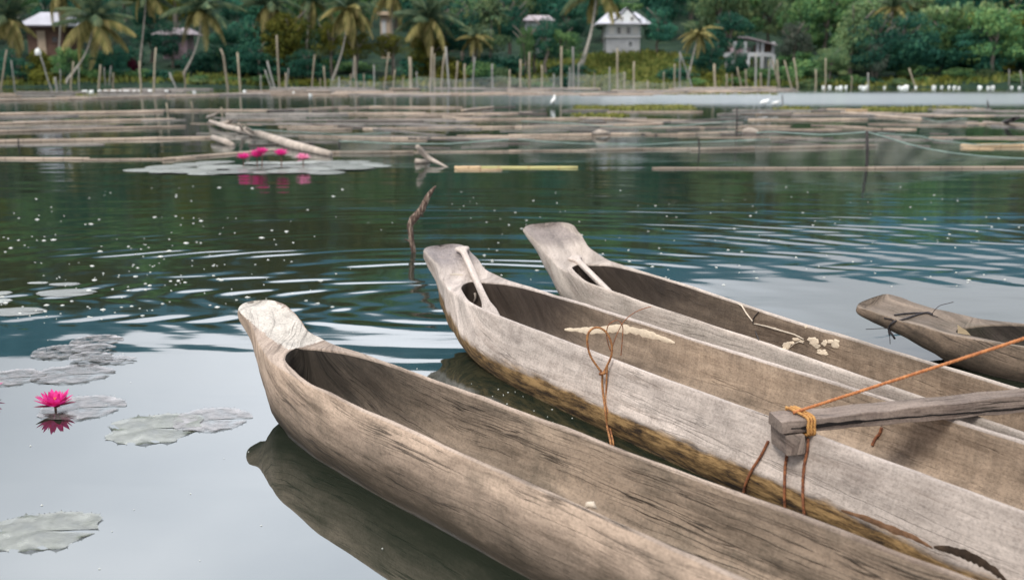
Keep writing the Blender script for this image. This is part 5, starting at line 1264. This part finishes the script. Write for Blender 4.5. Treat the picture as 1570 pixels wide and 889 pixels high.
# paddles
wp = wood('paddle wood', (.60, .52, .47), (.40, .34, .30), crack=.1, grain=1.4, stain=(.3, .26, .22), stain_amt=.3)
PROF = [(0, .044, .010), (.012, .050, .013), (.035, .048, .013), (.055, .030, .014), (.08, .023, .015), (.14, .021, .016), (.74, .022, .016), (.84, .028, .012), (.92, .045, .009), (1.05, .05, .008), (1.12, .04, .007), (1.15, .02, .005)]
def paddle(P0, P1, label, wide):
    d = (P1-P0).normalized(); w = (Vector(wide)-d*Vector(wide).dot(d)).normalized(); t = d.cross(w); b = MB(); vv, uv = [], []
    prof = []
    for (a, wa, ta), (c, wc, tc_) in zip(PROF, PROF[1:]):
        for i in range(3): f = i/3; prof.append((lerp(a, c, f), lerp(wa, wc, f), lerp(ta, tc_, f)))
    prof.append(PROF[-1]); n = 12
    for l, ww, tt in prof:
        for k in range(n): an = 6.283*k/n; ca, sa = math.cos(an), math.sin(an); vv.append(d*l+w*ww*math.copysign(abs(ca)**.7, ca)+t*tt*math.copysign(abs(sa)**.7, sa)); uv.append((l, an*.05))
    m = len(prof); b.add(vv, [(j*n+i, j*n+(i+1) % n, (j+1)*n+(i+1) % n, (j+1)*n+i) for j in range(m-1) for i in range(n)]+[tuple(range(n-1, -1, -1)), tuple((m-1)*n+i for i in range(n))])
    o = build_uv(b, uv, 'paddle', wp, None, P0); o.data.polygons.foreach_set('use_smooth', [True]*len(o.data.polygons)); return tag(o, label, 'paddle', 'wooden paddles in the canoe bows')
g2 = hit(2, 708, 384, .022); paddle(g2, at(751, 477, .235), 'pale wooden paddle with T-shaped grip resting on a bow plate', (1, .1, .05))
g3 = hit(3, 880, 398, .018); paddle(g3, at(931, 445, .235), 'light wooden paddle sticking out of the farthest canoe bow', (1, .1, .05))
# sealant patches, stains and scraps, pressed on the wood they belong to
M['sealant'] = plain('cream sealant', (.68, .57, .44), .8, .12, 40, bump=.004); M['sealant_pale'] = plain('pale dried sealant', (.56, .48, .39), .85, .12, 40, bump=.004)
def patch(k, poly, parent, mat, name='sealant_patch', off=.005, label=None):
    n = len(poly); cx, cy = sum(p[0] for p in poly)/n, sum(p[1] for p in poly)/n; inv = parent.matrix_world.inverted(); b = MB(); vv = []
    for r_ in (1.0, .9, .6, .3):
        for i in range(n):
            q = hit(k, lerp(cx, poly[i][0], r_), lerp(cy, poly[i][1], r_), -.002 if r_ == 1 else off)
            if q is None: return
            vv.append(inv @ q)
    q = hit(k, cx, cy, off); vv.append(inv @ q)
    b.add(vv, [(j*n+i, j*n+(i+1) % n, (j+1)*n+(i+1) % n, (j+1)*n+i) for j in range(3) for i in range(n)]+[(3*n+i, 3*n+(i+1) % n, 4*n) for i in range(n)])
    o = b.build(name, M[mat], parent, True)
    if label: o['label'] = label
def blob(cx, cy, rx, ry, n=18, seed=0):
    return [(cx+math.cos(6.283*i/n)*rx*(1+.55*noise.noise(Vector((math.cos(6.283*i/n)*1.8, math.sin(6.283*i/n)*1.8, seed+cx)))), cy+math.sin(6.283*i/n)*ry*(1+.55*noise.noise(Vector((math.cos(6.283*i/n)*1.8, math.sin(6.283*i/n)*1.8, seed+7+cy))))) for i in range(n)]
def strip(line, w0, seed=0, jag=.7):
    up, dn = [], []
    L2 = []
    for a, c in zip(line, line[1:]): L2 += [(lerp(a[0], c[0], i/6), lerp(a[1], c[1], i/6)) for i in range(6)]
    L2.append(line[-1]); n = len(L2); out = []
    for i, (x, y) in enumerate(L2):
        w = w0*(.12+.88*math.sin(math.pi*(i+.5)/n)**.6)*(1+jag*noise.noise(Vector((i*.45, seed, 0)))+jag*.4*noise.noise(Vector((i*1.7, seed, 2)))); up.append((x, y-w)); dn.append((x, y+w*(1+.4*noise.noise(Vector((i*.9, seed, 4))))))
    return up, dn
def strip_patch(k, line, w, parent, mat, seed=0, name='sealant_patch', off=.005, jag=.7):
    up, dn = strip(line, w, seed, jag); inv = parent.matrix_world.inverted(); b = MB(); vv = []
    for u, d_ in zip(up, dn):
        for f, of in ((0, -.002), (.15, off), (.5, off*1.3), (.85, off), (1, -.002)):
            q = hit(k, lerp(u[0], d_[0], f), lerp(u[1], d_[1], f), of)
            if q is None: return
            vv.append(inv @ q)
    b.add(vv, [(i*5+j, i*5+j+1, (i+1)*5+j+1, (i+1)*5+j) for i in range(len(up)-1) for j in range(4)]); b.build(name, M[mat], parent, True)
strip_patch(2, [(866, 505), (890, 506), (915, 507), (945, 503), (970, 506), (1000, 514), (1020, 521), (1035, 526)], 7.0, CAN[2][0], 'sealant', 3, off=.0016)
Z2 = lambda x, y: (1080+x/5.229, 430+y/5.229)
for i, (x, y, rx, ry) in enumerate(((660, 522, 36, 32), (838, 390, 26, 32), (875, 492, 42, 40), (965, 500, 24, 26), (1050, 508, 36, 40), (945, 575, 40, 22), (735, 470, 36, 14), (700, 500, 22, 14), (905, 525, 24, 22), (1010, 488, 30, 16), (920, 560, 16, 14), (975, 590, 18, 10), (850, 470, 30, 14), (780, 486, 22, 10), (815, 372, 12, 14), (640, 540, 14, 12))):
    c = Z2(x, y); patch(3, blob(c[0], c[1], rx/5.229, ry/5.229, 26, seed=i*1.7), CAN[3][0], 'sealant', off=.0016+.0003*(i % 5))
strip_patch(3, [Z2(*p) for p in ((400, 345), (500, 368), (600, 398), (720, 432), (800, 470))], 1.5, CAN[3][0], 'sealant_pale', 5)
strip_patch(3, [Z2(*p) for p in ((270, 185), (305, 205), (340, 265), (392, 330))], 1.2, CAN[3][0], 'sealant_pale', 6)
strip_patch(3, [Z2(*p) for p in ((690, 540), (720, 510), (760, 490), (800, 500))], 1.4, CAN[3][0], 'sealant_pale', 8)
# thin vine over the rim
q = hull_pts(3, [Z2(*p) for p in ((465, 222), (440, 250), (400, 300), (395, 345), (415, 410), (435, 480))], .004)
if len(q) > 2: b = MB(); b.tube(resample(q, .01), .0028, 5); tag(b.build('thin_cord', M['cord_black'], None, True), 'thin dark cord hanging over the rim into the farthest canoe', 'cord')
strip_patch(2, [(690, 421), (700, 420.5), (710, 422)], 1.2, CAN[2][0], 'sealant_pale', 2, 'scratch', .003)
M['rot'] = plain('rotten wood', (.035, .022, .014), .95, .5, 30, bump=.01); M['torn'] = plain('torn brown wood', (.16, .085, .045), .9, .4, 25, bump=.01)
strip_patch(2, [(1290, 782), (1330, 795), (1370, 812), (1400, 823), (1430, 840)], 6, CAN[2][0], 'torn', 4, 'torn_edge', .0015, .5)
strip_patch(2, [(1432, 838), (1455, 842), (1480, 850), (1506, 862), (1530, 878), (1545, 892)], 9, CAN[2][0], 'rot', 9, 'rotten_gouge', .0015, .35)
# scrap of pale petal inside the front canoe, yellow leaf in the dark one
c = at(906, 775, .318); b = MB(); b.tube([(-.016, .006, -.012), (-.008, .004, .002), (.004, 0, .004), (.016, -.004, -.008)], [.003, .010, .011, .003], 8); tag(b.build('petal_scrap', M['sealant_pale'], None, True, c), 'scrap of pale petal on the inner rim of the front canoe', 'petal')
c = hit(4, 1475, 514, .01) or at(1475, 514, .18); b = MB(); b.add([(-.03, 0, .05), (-.02, .01, .0), (.05, .0, -.01), (.0, .0, .03), (.02, .0, .02)], [(0, 1, 3), (1, 4, 3), (1, 2, 4)]); tag(b.build('dry_leaf', plain('dry yellow leaf', (.50, .40, .26), .8), None, False, c), 'dry yellowish leaf stuck in the dark canoe hollow', 'leaf')
c = hit(2, 727, 461, .01) or at(727, 461, .2); b = MB(); b.tube([(0, 0, .05), (.004, 0, .02), (-.012, 0, -.02)], [.008, .007, .003], 6); tag(b.build('wood_scrap', M['stamen' if False else 'drift'], None, True, c), 'curl of pale bark in the hollow beside the T-grip paddle', 'bark')
# black cord round the dark canoe
Z1 = lambda x, y: (1290+x/4.939, 420+y/4.939)
b = MB(); y4 = hit(4, *Z1(380, 380), 0).y
for l, r_ in (([(365, 460), (362, 420), (372, 385), (410, 358), (470, 350), (540, 325), (610, 305), (655, 298), (688, 312)], .0055), ([(690, 318), (650, 302), (560, 302), (470, 308), (400, 318)], .005), ([(372, 385), (395, 350), (360, 340), (325, 335)], .0035), ([(365, 420), (382, 455), (405, 490)], .006)):
    q = [hit(4, *Z1(*p), .006, y4) for p in l]; b.tube(resample(q, .012), r_, 6)
for l in ([(685, 305), (705, 275), (745, 240), (800, 225), (850, 212)], [(690, 312), (740, 330), (790, 350), (830, 380), (870, 420), (890, 450)], [(360, 412), (300, 412), (240, 416), (185, 418)], [(362, 420), (366, 480), (369, 530)]):
    y5 = hit(4, *Z1(680, 330), 0).y if l[0][0] > 600 else y4-.02
    b.tube(resample([atd(*Z1(*p), y5) for p in l], .012), .0022, 5)
tag(b.build('black_cord', M['cord_black'], None, True), 'black cord knotted round the bow of the dark brown canoe', 'cord')
# twig caught under the timber
q = hull_pts(2, [(1353, 655), (1350, 664), (1343, 673), (1338, 684)], .006)
if len(q) > 2: b = MB(); b.tube(resample(q, .006), .006, 6); tag(b.build('dry_twig', M['rope_rust'], None, True), 'short dry twig caught under the timber', 'twig')
